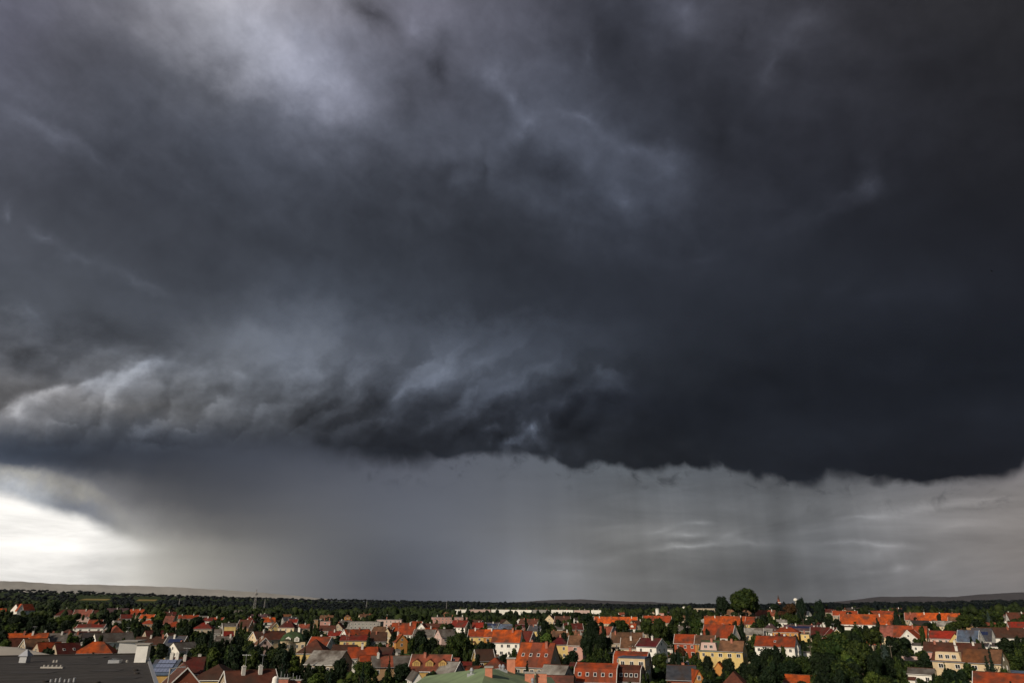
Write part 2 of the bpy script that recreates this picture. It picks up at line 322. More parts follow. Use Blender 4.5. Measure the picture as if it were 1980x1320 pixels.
scud = M('MULTIPLY', M('MULTIPLY', smooth(noise(comb(M('MULTIPLY', azr, 1.0), M('MULTIPLY', elr, 1.3)), 0.55, 7.0, 0.66, dist=0.6).outputs['Fac'], 0.50, 0.72), smooth(de, -2.6, -0.2)), M('SUBTRACT', 1.0, smooth(de, 0.0, 0.6)))
dmask = node('ShaderNodeMapRange', interpolation_type='SMOOTHSTEP', ins={0: de, 1: M('MULTIPLY', soft, -1.0), 2: M('MULTIPLY', soft, 1.2), 3: 0.0, 4: 1.0}).outputs[0]
storm = mixc(M('MAXIMUM', dmask, M('MULTIPLY', M('MULTIPLY', scud, 0.55), smooth(azr, -20.0, -8.0))), below_c, deck_c)

# -- the clear bright gap low on the left
GAP = [(-40,925),(0,938),(60,954),(110,972),(160,992),(200,1010),(240,1026),(280,1038),(330,1052),(400,1080)]
nel = M('ADD', elr, M('MULTIPLY', M('SUBTRACT', ev, 0.5), 1.3))
dg = M('SUBTRACT', edge(GAP), nel)
d1 = M('SUBTRACT', edge([(-80,885),(0,896),(60,900),(120,910),(170,930),(210,955),(250,990),(300,1040),(400,1120)]), M('ADD', nel, M('MULTIPLY', M('SUBTRACT', fn, 0.5), 1.6)))
d2 = M('SUBTRACT', edge([(-80,905),(0,914),(60,924),(120,945),(180,972),(230,1000),(280,1035),(400,1120)]), M('ADD', nel, M('MULTIPLY', M('SUBTRACT', fn, 0.5), 1.2)))
ga, gb = pix_azel(120, 1090)[0], pix_azel(330, 1090)[0]
lf = M('SUBTRACT', 1.0, smooth(azr, pix_azel(150, 960)[0], pix_azel(290, 960)[0]))
fr = M('MULTIPLY', M('MULTIPLY', smooth(d1, -0.1, 0.55), lf), smooth(fn, 0.30, 0.62))
lt = smooth(azr, pix_azel(10, 930)[0], pix_azel(150, 930)[0])
shade = M('MULTIPLY_ADD', M('SUBTRACT', n2.outputs['Fac'], 0.5), 2.2, 1.0)
def tone(a, b):
    return node('ShaderNodeVectorMath', operation='SCALE', ins={0: mixc(lt, tuple(lin(q) for q in a)+(1,), tuple(lin(q) for q in b)+(1,)), 3: shade}).outputs[0]
storm = mixc(M('MULTIPLY', fr, 0.75), storm, tone((186, 184, 177), (138, 136, 130)))
bl = M('MULTIPLY', smooth(d2, -0.3, 0.9), lf)
storm = mixc(M('MULTIPLY', bl, 0.75), storm, tone((178, 183, 190), (90, 97, 110)))
gmask = M('MULTIPLY', smooth(dg, -0.1, 0.9), M('SUBTRACT', 1.0, smooth(azr, ga, gb)))
gn = M('MULTIPLY', M('MULTIPLY_ADD', M('SUBTRACT', hn, 0.5), 1.5, 0.99), M('MULTIPLY_ADD', smooth(elr, 1.0, 5.0), 0.22, 0.82))
gcol = node('ShaderNodeVectorMath', operation='SCALE', ins={0: (1.03, 1.0, 0.95), 3: gn}).outputs[0]
storm = mixc(M('MULTIPLY', gmask, 0.95), storm, gcol)

# -- outside the storm the ordinary daylight sky with broken cloud
nish = node('ShaderNodeTexSky', sky_type='NISHITA', sun_disc=False, sun_elevation=R(SUN_EL), sun_rotation=R(SUN_AZ), altitude=150.0, air_density=1.0, dust_density=1.0)
nsky = node('ShaderNodeVectorMath', operation='SCALE', ins={0: nish.outputs[0], 3: 0.05}).outputs[0]
cn = noise(PL, 0.8, 6.0, 0.6).outputs['Fac']
nsky = mixc(M('MULTIPLY', smooth(cn, 0.5, 0.68), 0.7), nsky, (0.12, 0.125, 0.135, 1))
cover = smooth(M('ADD', DY, M('MULTIPLY', M('SUBTRACT', cn, 0.5), 0.5)), -0.35, 0.05)
final = mixc(cover, nsky, storm)
bgn = node('ShaderNodeBackground', ins={0: final, 1: 1.0})
wo = node('ShaderNodeOutputWorld', ins={0: bgn.outputs[0]})
world.cycles.sampling_method = 'MANUAL'; world.cycles.sample_map_resolution = 512
sc.cycles.max_bounces = 5; sc.cycles.diffuse_bounces = 2; sc.cycles.glossy_bounces = 2; sc.cycles.volume_bounces = 0
sc.cycles.use_adaptive_sampling = True; sc.cycles.adaptive_threshold = 0.02
# ------------------------------------------------------------------ terrain
rng = random.Random(7)
def sst(t):
    t = min(max(t, 0.0), 1.0); return t*t*(3-2*t)
def interp(x, pts):
    if x <= pts[0][0]: return pts[0][1]
    for (a, b), (c, d) in zip(pts, pts[1:]):
        if x <= c: return b+(d-b)*(x-a)/(c-a)
    return pts[-1][1]
def T(x, y):
    r = math.hypot(x, y); az = math.degrees(math.atan2(x, y))
    if abs(az) > 90: return 0.0
    near = interp(az, [(-60, 8), (-36, 7), (-20, 3.5), (-5, 0), (8, 0), (16, 8), (24, 12), (36, 11), (60, 12)])
    far = interp(az, [(-60, 70), (-38, 62), (-28, 46), (-15, 26), (0, 14), (10, 4), (18, 0), (30, 18), (38, 34), (60, 40)])
    z = near*sst((r-450)/550) + far*sst((r-1700)/3000)
    z += 0.5*math.sin(x*0.013+1.0)*math.sin(y*0.011)*sst((r-150)/300)
    return z

# ------------------------------------------------------------------ materials
MATS = {}
def new_mat(name, build):
    if name in MATS: return MATS[name]
    m = bpy.data.materials.new(name); m.use_nodes = True; nt = m.node_tree
    b = nt.nodes['Principled BSDF']; build(nt, b); MATS[name] = m; return m
def link(nt, a, b): nt.links.new(a, b)
def varied(nt, b, col, amt=0.25, scale=0.6, rand=0.15, bump=0.0, hue=0.0, dirt=None):
    """colour with noise mottling and a per-object shift"""
    N = nt.nodes; g = N.new('ShaderNodeNewGeometry')
    nz = N.new('ShaderNodeTexNoise'); nz.inputs['Scale'].default_value = scale; nz.inputs['Detail'].default_value = 5; nz.inputs['Roughness'].default_value = .65
    link(nt, g.outputs['Position'], nz.inputs['Vector'])
    oi = N.new('ShaderNodeObjectInfo')
    mr = N.new('ShaderNodeMapRange'); mr.inputs[1].default_value = .3; mr.inputs[2].default_value = .7; mr.inputs[3].default_value = 1-amt; mr.inputs[4].default_value = 1+amt
    link(nt, nz.outputs['Fac'], mr.inputs[0])
    mo = N.new('ShaderNodeMapRange'); mo.inputs[3].default_value = 1-rand; mo.inputs[4].default_value = 1+rand
    link(nt, oi.outputs['Random'], mo.inputs[0])
    mu = N.new('ShaderNodeMath'); mu.operation = 'MULTIPLY'; link(nt, mr.outputs[0], mu.inputs[0]); link(nt, mo.outputs[0], mu.inputs[1])
    hs = N.new('ShaderNodeHueSaturation'); hs.inputs['Color'].default_value = (*col, 1)
    if hue:
        mh = N.new('ShaderNodeMapRange'); mh.inputs[3].default_value = .5-hue; mh.inputs[4].default_value = .5+hue
        wn = N.new('ShaderNodeMath'); wn.operation = 'FRACT'; m7 = N.new('ShaderNodeMath'); m7.operation = 'MULTIPLY'; m7.inputs[1].default_value = 7.31
        link(nt, oi.outputs['Random'], m7.inputs[0]); link(nt, m7.outputs[0], wn.inputs[0]); link(nt, wn.outputs[0], mh.inputs[0]); link(nt, mh.outputs[0], hs.inputs['Hue'])
    link(nt, mu.outputs[0], hs.inputs['Value'])
    out = hs.outputs[0]
    if dirt:
        n2 = N.new('ShaderNodeTexNoise'); n2.inputs['Scale'].default_value = dirt[1]; n2.inputs['Detail'].default_value = 6
        mp = N.new('ShaderNodeMapping'); mp.inputs['Scale'].default_value = (1, 1, .35); link(nt, g.outputs['Position'], mp.inputs[0]); link(nt, mp.outputs[0], n2.inputs['Vector'])
        m2 = N.new('ShaderNodeMapRange'); m2.inputs[1].default_value = .44; m2.inputs[2].default_value = .68; m2.inputs[3].default_value = 0; m2.inputs[4].default_value = dirt[2]
        link(nt, n2.outputs['Fac'], m2.inputs[0])
        mx = N.new('ShaderNodeMix'); mx.data_type = 'RGBA'; mx.inputs[7].default_value = (*dirt[0], 1)
        link(nt, m2.outputs[0], mx.inputs[0]); link(nt, out, mx.inputs[6]); out = mx.outputs[2]
    link(nt, out, b.inputs['Base Color'])
    return out
def tile_mat(name, col):
    def f(nt, b):
        b.inputs['Roughness'].default_value = .75; b.inputs['Specular IOR Level'].default_value = .15
        varied(nt, b, col, .38, .6, .2, dirt=((.055, .036, .026), .26, .85))
        N = nt.nodes
        tcn = N.new('ShaderNodeNewGeometry'); w = N.new('ShaderNodeTexWave'); w.bands_direction = 'Z'; w.inputs['Scale'].default_value = 1.6; w.inputs['Distortion'].default_value = .4
        link(nt, tcn.outputs['Position'], w.inputs['Vector'])
        bp = N.new('ShaderNodeBump'); bp.inputs['Strength'].default_value = .35; bp.inputs['Distance'].default_value = .06
        link(nt, w.outputs['Fac'], bp.inputs['Height']); link(nt, bp.outputs[0], b.inputs['Normal'])
    return new_mat('tiles_'+name, f)
def wall_mat(name, col):
    def f(nt, b):
        b.inputs['Roughness'].default_value = .9; b.inputs['Specular IOR Level'].default_value = .1
        varied(nt, b, col, .10, .5, .06, dirt=((col[0]*.55, col[1]*.52, col[2]*.48), .45, .30))
    return new_mat('plaster_'+name, f)
def plain_mat(name, col, rough=.6, metal=0.0, amt=.12, scale=1.5, spec=.3):
    def f(nt, b):
        b.inputs['Roughness'].default_value = rough; b.inputs['Metallic'].default_value = metal; b.inputs['Specular IOR Level'].default_value = spec
        varied(nt, b, col, amt, scale, .05)
    return new_mat(name, f)
RC = dict(orange=(.52,.092,.016), rust=(.20,.080,.034), redorange=(.33,.056,.017), red=(.17,.022,.014), bright=(.26,.024,.013), darkred=(.095,.018,.014),
          maroon=(.09,.012,.014), brown=(.075,.034,.022), redbrown=(.115,.038,.023), tan=(.19,.095,.052), grey=(.15,.135,.12), dark=(.045,.040,.040),
          slate=(.07,.075,.09), green=(.045,.085,.035), blue=(.12,.16,.23), pink=(.26,.085,.06), light=(.30,.28,.25), purple=(.10,.055,.065), olive=(.13,.11,.05), salmon=(.28,.075,.042))
WC = dict(white=(.80,.77,.70), cream=(.78,.62,.40), yellow=(.78,.58,.24), pink=(.66,.36,.30), beige=(.50,.41,.30), orange=(.62,.29,.085), red=(.45,.10,.05),
          grey=(.38,.36,.33), dgrey=(.18,.17,.165), tan=(.42,.27,.15), ochre=(.55,.36,.13), palepink=(.70,.50,.44), brick=(.30,.10,.06), olive=(.25,.23,.13))
def RM(c): return tile_mat(c, tuple(q*.80 for q in RC[c]))
def WM(c): return wall_mat(c, tuple(q*(1 if c == 'white' else .78) for q in WC[c]))
def glass_f(nt, b):
    b.inputs['Base Color'].default_value = (.015, .018, .022, 1); b.inputs['Roughness'].default_value = .12; b.inputs['Specular IOR Level'].default_value = .5
GLASS = new_mat('window_glass', glass_f)
FRAME = plain_mat('window_frame_white', (.72, .70, .66))
FRAME_B = plain_mat('window_frame_brown', (.14, .07, .04))
METAL = plain_mat('galvanised_metal', (.42, .43, .45), .4, .6)
BRICK = new_mat('chimney_brick', lambda nt, b: (varied(nt, b, (.33, .11, .065), .3, 3.0, .1)))
RENDER = plain_mat('chimney_render', (.60, .57, .52), .9)
CONC = plain_mat('concrete', (.34, .32, .29), .9)

# ------------------------------------------------------------------ mesh helpers
class MB:
    def __init__(s): s.v = []; s.f = []
    def add(s, vs, fs):
        n = len(s.v); s.v += [tuple(v) for v in vs]; s.f += [tuple(n+i for i in f) for f in fs]; return s
    def box(s, x0, x1, y0, y1, z0, z1):
        return s.add([(x0,y0,z0),(x1,y0,z0),(x1,y1,z0),(x0,y1,z0),(x0,y0,z1),(x1,y0,z1),(x1,y1,z1),(x0,y1,z1)],
                     [(0,3,2,1),(4,5,6,7),(0,1,5,4),(1,2,6,5),(2,3,7,6),(3,0,4,7)])
    def ext(s, poly, a0, a1, axis='x'):
        """extrude a polygon (u, z) along x (u = y) or along y (u = x)"""
        n = len(poly)
        if axis == 'x': A = [(a0, u, z) for u, z in poly]; B = [(a1, u, z) for u, z in poly]
        else: A = [(u, a0, z) for u, z in poly]; B = [(u, a1, z) for u, z in poly]
        fs = [tuple(range(n))[::-1], tuple(range(n, 2*n))] + [(i, (i+1) % n, n+(i+1) % n, n+i) for i in range(n)]
        return s.add(A+B, fs)
    def cyl(s, x, y, z0, z1, r0, r1=None, n=10):
        r1 = r0 if r1 is None else r1
        vs = [(x+r0*math.cos(2*math.pi*i/n), y+r0*math.sin(2*math.pi*i/n), z0) for i in range(n)] + [(x+r1*math.cos(2*math.pi*i/n), y+r1*math.sin(2*math.pi*i/n), z1) for i in range(n)]
        return s.add(vs, [tuple(range(n))[::-1], tuple(range(n, 2*n))] + [(i, (i+1) % n, n+(i+1) % n, n+i) for i in range(n)])
    def bar(s, a, b, r=.05, n=5):
        a = Vector(a); b = Vector(b); d = (b-a).normalized(); u = d.orthogonal().normalized(); w = d.cross(u)
        vs = [tuple(p+u*r*math.cos(2*math.pi*i/n)+w*r*math.sin(2*math.pi*i/n)) for p in (a, b) for i in range(n)]
        return s.add(vs, [tuple(range(n))[::-1], tuple(range(n, 2*n))] + [(i, (i+1) % n, n+(i+1) % n, n+i) for i in range(n)])
    def mesh(s, name, mat):
        me = bpy.data.meshes.new(name); me.from_pydata(s.v, [], s.f)
        bm = bmesh.new(); bm.from_mesh(me); bmesh.ops.recalc_face_normals(bm, faces=bm.faces); bm.to_mesh(me); bm.free()
        me.materials.append(mat); return me
    def build(s, name, mat, parent=None):
        return put(name, s.mesh(name, mat), parent)
def put(name, me, parent=None, loc=(0, 0, 0), rz=0.0, scale=(1, 1, 1)):
    o = bpy.data.objects.new(name, me); COL.objects.link(o)
    o.location = loc; o.rotation_euler = (0, 0, rz); o.scale = scale
    if parent is not None: o.parent = parent
    return o
def empty(name, loc, rz=0.0):
    o = bpy.data.objects.new(name, None); COL.objects.link(o); o.location = loc; o.rotation_euler = (0, 0, rz); o.empty_display_size = 1; return o

def ray_at_height(px, py, h, rmax=2600):
    """point of the view line that stands h above the ground"""
    d = pix_dir(px, py); hx = math.hypot(d[0], d[1]); ux, uy, sl = d[0]/hx, d[1]/hx, d[2]/hx
    r = 20.0
    while r < rmax:
        x, y = ux*r, uy*r
        if CAM_Z+sl*r <= T(x, y)+h: break
        r *= 1.006
    return ux*r, uy*r, r
def px_per_m(x, y, z):
    c = CM3.T @ np.array([x, y, z-CAM_Z]); return FPX/-c[2]
def screen(x, y, z): return dir_pix(x, y, z-CAM_Z)

# ------------------------------------------------------------------ shared small parts
def win_frame_mesh(mat, nm):
    m = MB(); w, h, t = .5, .5, .08
    m.box(-w, w, -.05, .0, h-t, h); m.box(-w, w, -.07, .0, -h, -h+t); m.box(-w, -w+t, -.05, 0, -h+t, h-t); m.box(w-t, w, -.05, 0, -h+t, h-t); m.box(-.03, .03, -.045, 0, -h+t, h-t)
    return m.mesh(nm, mat)
WFM = {'w': win_frame_mesh(FRAME, 'window_white'), 'b': win_frame_mesh(FRAME_B, 'window_brown')}
PANE = MB().box(-.42, .42, -.02, -.005, -.42, .42).mesh('pane', GLASS)
def chim_mesh(mat, nm):
    m = MB(); m.box(-.35, .35, -.3, .3, -1.6, 1.0); m.box(-.42, .42, -.37, .37, 1.0, 1.12); m.cyl(-.15, 0, 1.12, 1.4, .09, n=8); m.cyl(.17, 0, 1.12, 1.35, .09, n=8)
    return m.mesh(nm, mat)
CHM = {'r': chim_mesh(RENDER, 'chimney_rendered'), 'b': chim_mesh(BRICK, 'chimney_bricked')}
AERIAL = MB().cyl(0, 0, 0, 2.2, .035, n=5).bar((-.9, 0, 2.0), (.9, 0, 2.0), .03).bar((-.7, -.5, 2.0), (-.7, .5, 2.0), .02).bar((-.2, -.4, 2.0), (-.2, .4, 2.0), .02).bar((.4, -.35, 2.0), (.4, .35, 2.0), .02).mesh('aerial', METAL)
SKYL = MB().box(-.45, .45, -.08, .0, -.6, .6).mesh('skylight', FRAME)
SKYP = MB().box(-.36, .36, -.10, -.081, -.5, .5).mesh('skylight_pane', GLASS)

THINGS = []      # dicts: root, desc, px, py, r, w, kind, short, box
def window(root, x, y, z, rz, w=1.1, h=1.35, kind='w'):
    f = put('window', WFM[kind], root, (x, y, z), rz, (w, 1.6, h))
    put('pane', PANE, f)
    return f

def mansard_front(th, f0, f1, wall, k=.82, nw=2):
    root, W, h, rise, d = th['root'], th['w'], th['h'], th['rise'], th['d']
    a, b = -W/2+W*f0, -W/2+W*f1; z0, z1 = h+.05, h+rise*k
    vs = [(a, -.06, z0), (b, -.06, z0), (b-.5, .35, z1), (a+.5, .35, z1), (a, d*.5, z0), (b, d*.5, z0), (b-.5, d*.5, z1), (a+.5, d*.5, z1)]
    o = MB().add(vs, [(0,1,2,3), (4,7,6,5), (0,4,5,1), (3,2,6,7), (0,3,7,4), (1,5,6,2)]).build('mansard_front', WM(wall), root)
    for i in range(nw):
        f = put('window', WFM['w'], o, (a+(b-a)*(i+1)/(nw+1), .10, (z0+z1)/2), 0, (1.3, 3.0, 1.2)); put('pane', PANE, f)
def house(desc, x, ye, w, rf, kind='side', wall='white', roof='redorange', yaw=0.0, h=5.5, d=9.0, short=None, chim=1, win=None, rows=None, sky=0, dorm=0, roofs=None, floor=0.0, name='house', ov=.35, wk='w', sidewin=True, chm='r', solar=0, dist=None, mar=True):
    if dist:
        dd = pix_dir(x, ye); hx = math.hypot(dd[0], dd[1]); X, Y = dd[0]/hx*dist, dd[1]/hx*dist; r = dist
        if h is None: h = CAM_Z+dd[2]/hx*dist-T(X, Y)
    else: X, Y, r = ray_at_height(x, ye, h)
    g = T(X, Y); s = px_per_m(X, Y, g+h)
    ya = R(yaw); W = w/s/max(.35, math.cos(ya)); rise = max(.6, rf/s)
    rz = -math.atan2(X, Y) - ya
    root = empty(name, (X, Y, g), rz)
    far = s < 1.35
    base = floor if floor else -1.5
    mw, mr = WM(wall), RM(roof)
    t = .16
    if kind in ('side', 'front', 'mans', 'shed'):
        D_ = d if kind != 'front' else W
        L0, L1 = (-W/2, W/2) if kind != 'front' else (0, d)
        u0 = 0 if kind != 'front' else -W/2
        sl = rise/(D_/2)
        zo = h-ov*sl
        if kind == 'mans':
            k1 = .18*D_
            outer = [(u0-ov, h-ov), (u0+k1, h+rise*.72+t), (u0+D_/2, h+rise+t), (u0+D_-k1, h+rise*.72+t), (u0+D_+ov, h-ov)]
            inner = [(u0+D_+ov-.15, h-ov-t), (u0+D_-k1, h+rise*.72-.03), (u0+D_/2, h+rise-.03), (u0+k1, h+rise*.72-.03), (u0-ov+.15, h-ov-t)]
            wp = [(u0, base), (u0, h-.03), (u0+k1, h+rise*.72-.08), (u0+D_/2, h+rise-.08), (u0+D_-k1, h+rise*.72-.08), (u0+D_, h-.03), (u0+D_, base)]
        elif kind == 'shed':
            outer = [(u0-ov, h+t), (u0+D_+ov, h+rise+t)]; inner = [(u0+D_+ov, h+rise), (u0-ov, h)]
            wp = [(u0, base), (u0, h-.02), (u0+D_, h+rise-.02), (u0+D_, base)]
        else:
            outer = [(u0-ov, zo+t), (u0+D_/2, h+rise+t), (u0+D_+ov, zo+t)]; inner = [(u0+D_+ov, zo), (u0+D_/2, h+rise), (u0-ov, zo)]
            wp = [(u0, base), (u0, h-.03), (u0+D_/2, h+rise-.03), (u0+D_, h-.03), (u0+D_, base)]
        ax = 'x' if kind != 'front' else 'y'
        MB().ext(wp, L0, L1, ax).build('wall', mw, root)
        rl = roofs or [(1.0, roof)]
        a = L0-ov*.7; tot = L1-L0+ov*1.4
        for i, (fr, rc) in enumerate(rl):
            b = a+tot*fr
            MB().ext(outer+inner, a+(.01 if i else 0), b, ax).build('roof', RM(rc), root); a = b
    elif kind == 'hip':
        MB().box(-W/2, W/2, 0, d, base, h-.02).build('wall', mw, root)
        rl = max(0.0, (W-d)/2) if W > d else 0.0; ry = 0 if W > d else (d-W)/2
        o = ov; m = MB()
        m.add([(-W/2-o, -o, h), (W/2+o, -o, h), (W/2+o, d+o, h), (-W/2-o, d+o, h), (-rl-.01, d/2-ry, h+rise), (rl+.01, d/2-ry, h+rise), (rl+.01, d/2+ry+.01, h+rise), (-rl-.01, d/2+ry+.01, h+rise)],
              [(0,3,2,1), (0,1,5,4), (1,2,6,5), (2,3,7,6), (3,0,4,7), (4,5,6,7)])
        m.box(-W/2-o, W/2+o, -o, d+o, h-.15, h-.001)
        m.build('roof', mr, root)
    elif kind == 'flat':
        MB().box(-W/2, W/2, 0, d, base, h).build('wall', mw, root)
        m = MB(); m.box(-W/2-.15, W/2+.15, -.15, d+.15, h+.003, h+.35); m.build('roof', mr, root)
    # eaves, verges, ridge
    if s > 1.9 and kind in ('side', 'front', 'hip', 'mans') and not far:
        g_ = MB()
        if kind == 'front':
            for sg in (-1, 1): g_.box(*sorted((sg*(W/2+ov+.02), sg*(W/2+ov+.16))), -ov*.6, d+ov*.6, h-ov*rise/(W/2)-.02, h-ov*rise/(W/2)+.10)
        else: g_.box(-W/2-ov, W/2+ov, -ov-.17, -ov-.03, (h-ov*rise/(d/2) if kind == 'side' else h-.12)-.02, (h-ov*rise/(d/2) if kind == 'side' else h-.12)+.12)
        g_.build('gutter', METAL if rng.random() < .6 else FRAME, root)
        if kind in ('side', 'front'):
            m_ = MB()
            if kind == 'side': m_.box(-W/2-ov*.6, W/2+ov*.6, d/2-.16, d/2+.16, h+rise+t-.06, h+rise+t+.07)
            else: m_.box(-.16, .16, -ov*.6, d+ov*.6, h+rise+t-.06, h+rise+t+.07)
            m_.build('ridge_cap', RM('tan') if roof in ('orange', 'salmon', 'tan', 'rust') else RM('redbrown'), root)
            if rng.random() < .55:
                for e_ in (L0-ov*.7-.15, L1+ov*.7+.01):
                    MB().ext([(p[0], p[1]+.05) for p in outer]+[(p[0], p[1]-.10) for p in inner], e_, e_+.14, ax).build('verge_board', FRAME, root)
    if s > 2.3 and kind == 'side' and not roofs and rng.random() < .45 and W > 7:
        # a lean-to or porch on the front
        aw = W*rng.uniform(.25, .45); ax_ = rng.choice([-1, 1])*(W/2-aw/2-.1); ah = min(2.9, h-1.2)
        q_ = MB().ext([(-2.4, base), (-2.4, ah-.5), (-.01, ah+.15), (-.01, base)], ax_-aw/2, ax_+aw/2).build('annexe', mw, root)
        MB().ext([(-2.75, ah-.52), (-2.75, ah-.40), (-.01, ah+.30), (-.01, ah+.18)], ax_-aw/2-.15, ax_+aw/2+.15).build('annexe_roof', RM(rng.choice(['grey', 'tan', 'redbrown', 'light'])), q_)
    # windows
    if not far:
        rows_ = rows if rows is not None else max(1, int((h-.4)/2.7))
        nw = win if win is not None else max(1, min(10, int(W/3.2)))
        for rr in range(rows_):
            z = h-1.45-rr*2.8
            if z < .8: break
            for i in range(nw):
                xx = -W/2+W*(i+.5)/nw + (rng.uniform(-.15, .15) if nw > 1 else 0)
                window(root, xx, -.005, z, 0, rng.choice([1.0, 1.2, 1.5]), 1.35, wk)
        if kind == 'front' and rise > 2.2: window(root, 0, -.005, h+rise*.28, 0, 1.0, 1.1, wk)
        if sidewin and abs(yaw) > 9:
            sx = W/2+.005 if yaw > 0 else -W/2-.005; rzz = math.pi/2 if yaw > 0 else -math.pi/2
            for rr in range(rows_):
                z = h-1.45-rr*2.8
                if z < .8: break
                for k in range(2): window(root, sx, d*(.3+.4*k), z, rzz, 1.1, 1.3, wk)
            if kind == 'side' and rise > 2.4: window(root, sx, d*.5, h+rise*.3, rzz, 1.0, 1.1, wk)
    # chimneys
    for i in range(chim):
        if kind == 'front': cx, cy = rng.choice([-.5, .5]), d*(.25+.5*rng.random())
        else: cx, cy = -W/2+W*(i+.5+rng.uniform(-.25, .25))/chim, d*(.5+rng.choice([-.1, .1]))
        if kind == 'flat': zz = h+1.3
        elif kind == 'hip': zz = h+rise*.75; cx *= .5
        elif kind == 'shed': zz = h+rise*.6
        else: zz = h+rise*.92
        co_ = put('chimney', CHM[chm if rng.random() < .6 else 'b'], root, (cx, cy, zz), 0, (1.1, 1.1, rng.uniform(.8, 1.15)))
        if s > 2.2 and rng.random() < .35: put('aerial', AERIAL, co_, (.2, 0, 1.1), rng.uniform(0, 3))
    if kind == 'mans':
        vm = plain_mat('verge_white', (.62, .59, .54), .8)
        for e_ in (L0-ov*.7-.16, L1+ov*.7+.01): MB().ext([(p[0]+(.0 if i else -.06), p[1]+.10) for i, p in enumerate(outer)]+[(p[0], p[1]-.02) for p in inner], e_, e_+.15, ax).build('verge', vm, root)
        for i in range(sky):
            sl_ = math.atan2(rise*.72, .18*d); fx = -W/2+W*(i+.6)/(sky+.2); k = .55
            o = put('skylight', SKYL, root, (fx, k*.18*d-.12, h+rise*.72*k+t*.6), 0, (1, 1, .9)); o.rotation_euler = (sl_-math.pi/2, 0, 0)
            put('pane', SKYP, o)
    if sky and kind in ('side', 'front'):
        sl = math.atan2(rise, d/2)
        for i in range(sky):
            fx = -W/2+W*(i+.7)/(sky+.4); k = .45
            o = put('skylight', SKYL, root, (fx, d/2*k, h+rise*k+t+.02), 0, (1, 1, 1)); o.rotation_euler = (sl-math.pi/2, 0, 0)
            put('pane', SKYP, o)
    if solar:
        sl = math.atan2(rise, d/2); m = MB()
        for i in range(solar): m.box(-W*.35+W*.7*i/solar+.04, -W*.35+W*.7*(i+1)/solar-.04, -.12, -.05, -1.0, 1.0)
        o = m.build('solar_panel', SOLAR, root); o.location = (0, d/2*.55, h+rise*.55+t+.05); o.rotation_euler = (sl-math.pi/2, 0, 0)
    for i in range(dorm):
        fx = -W/2+W*(i+.5)/dorm; dw = min(2.4, W/dorm*.6); dh = 1.8; y0 = .25*d/2; z0 = h+rise*.25
        dn = MB().ext([(fx-dw/2, z0-.3), (fx-dw/2, z0+dh*.7), (fx, z0+dh*1.1), (fx+dw/2, z0+dh*.7), (fx+dw/2, z0-.3)], y0, d/2, 'y').build('dormer', mw, root)
        MB().ext([(fx-dw/2-.2, z0+dh*.7-.1), (fx, z0+dh*1.1+.12), (fx+dw/2+.2, z0+dh*.7-.1), (fx+dw/2+.2, z0+dh*.7-.2), (fx, z0+dh*1.1+.01), (fx-dw/2-.2, z0+dh*.7-.2)], y0-.2, d/2, 'y').build('dormer_roof', mr, dn)
        f = put('window', WFM[wk], dn, (fx, y0-.005, z0+dh*.35), 0, (1.2, 1.6, 1.1))
    # screen box
    c, sn = math.cos(rz), math.sin(rz); pts = []
    for lx in (-W/2, W/2):
        for ly in (0, d):
            wx, wy = X+lx*c-ly*sn, Y+lx*sn+ly*c
            for zz in (g, g+h+rise*(.9 if kind != 'flat' else 0)):
                q = screen(wx, wy, zz)
                if q: pts.append(q)
    bx = (min(p[0] for p in pts), min(p[1] for p in pts), max(p[0] for p in pts), max(p[1] for p in pts))
    cxw, cyw = X-d/2*sn*1.0, Y+d/2*c
    THINGS.append(dict(root=root, desc=desc, px=x, py=(bx[1]+bx[3])/2, r=r, w=W, d=d, kind='house', short=short, box=bx, cx=cxw, cy=cyw, R=.5*math.hypot(W, d), hh=(W/2, d/2, rz), s=s, h=h, rise=rise))
    root['category'] = 'house'
    return THINGS[-1]
SOLAR = new_mat('solar_cells', lambda nt, b: (b.inputs['Base Color'].__setattr__('default_value', (.012, .02, .06, 1)), b.inputs['Roughness'].__setattr__('default_value', .25)))
# ------------------------------------------------------------------ ground, hills
def ground_f(nt, b):
    b.inputs['Roughness'].default_value = .95; b.inputs['Specular IOR Level'].default_value = .05
    N = nt.nodes; g = N.new('ShaderNodeNewGeometry')
    def nz(s, d=6, r=.6):
        n = N.new('ShaderNodeTexNoise'); n.inputs['Scale'].default_value = s; n.inputs['Detail'].default_value = d; n.inputs['Roughness'].default_value = r; link(nt, g.outputs['Position'], n.inputs['Vector']); return n
    a = N.new('ShaderNodeValToRGB'); link(nt, nz(.018, 8, .65).outputs['Fac'], a.inputs[0])
    el = a.color_ramp.elements; el[0].position = .38; el[0].color = (.018, .032, .010, 1); el[1].position = .62; el[1].color = (.055, .075, .022, 1)
    e = el.new(.5); e.color = (.035, .055, .016, 1); e = el.new(.70); e.color = (.11, .095, .05, 1)
    m = N.new('ShaderNodeMix'); m.data_type = 'RGBA'; m.blend_type = 'MULTIPLY'; m.inputs[0].default_value = .7
    c2 = N.new('ShaderNodeValToRGB'); link(nt, nz(.35).outputs['Fac'], c2.inputs[0]); c2.color_ramp.elements[0].position = .35; c2.color_ramp.elements[0].color = (.35, .35, .35, 1); c2.color_ramp.elements[1].position = .65
    link(nt, a.outputs[0], m.inputs[6]); link(nt, c2.outputs[0], m.inputs[7]); link(nt, m.outputs[2], b.inputs['Base Color'])
GROUND = new_mat('grass_and_gardens', ground_f)
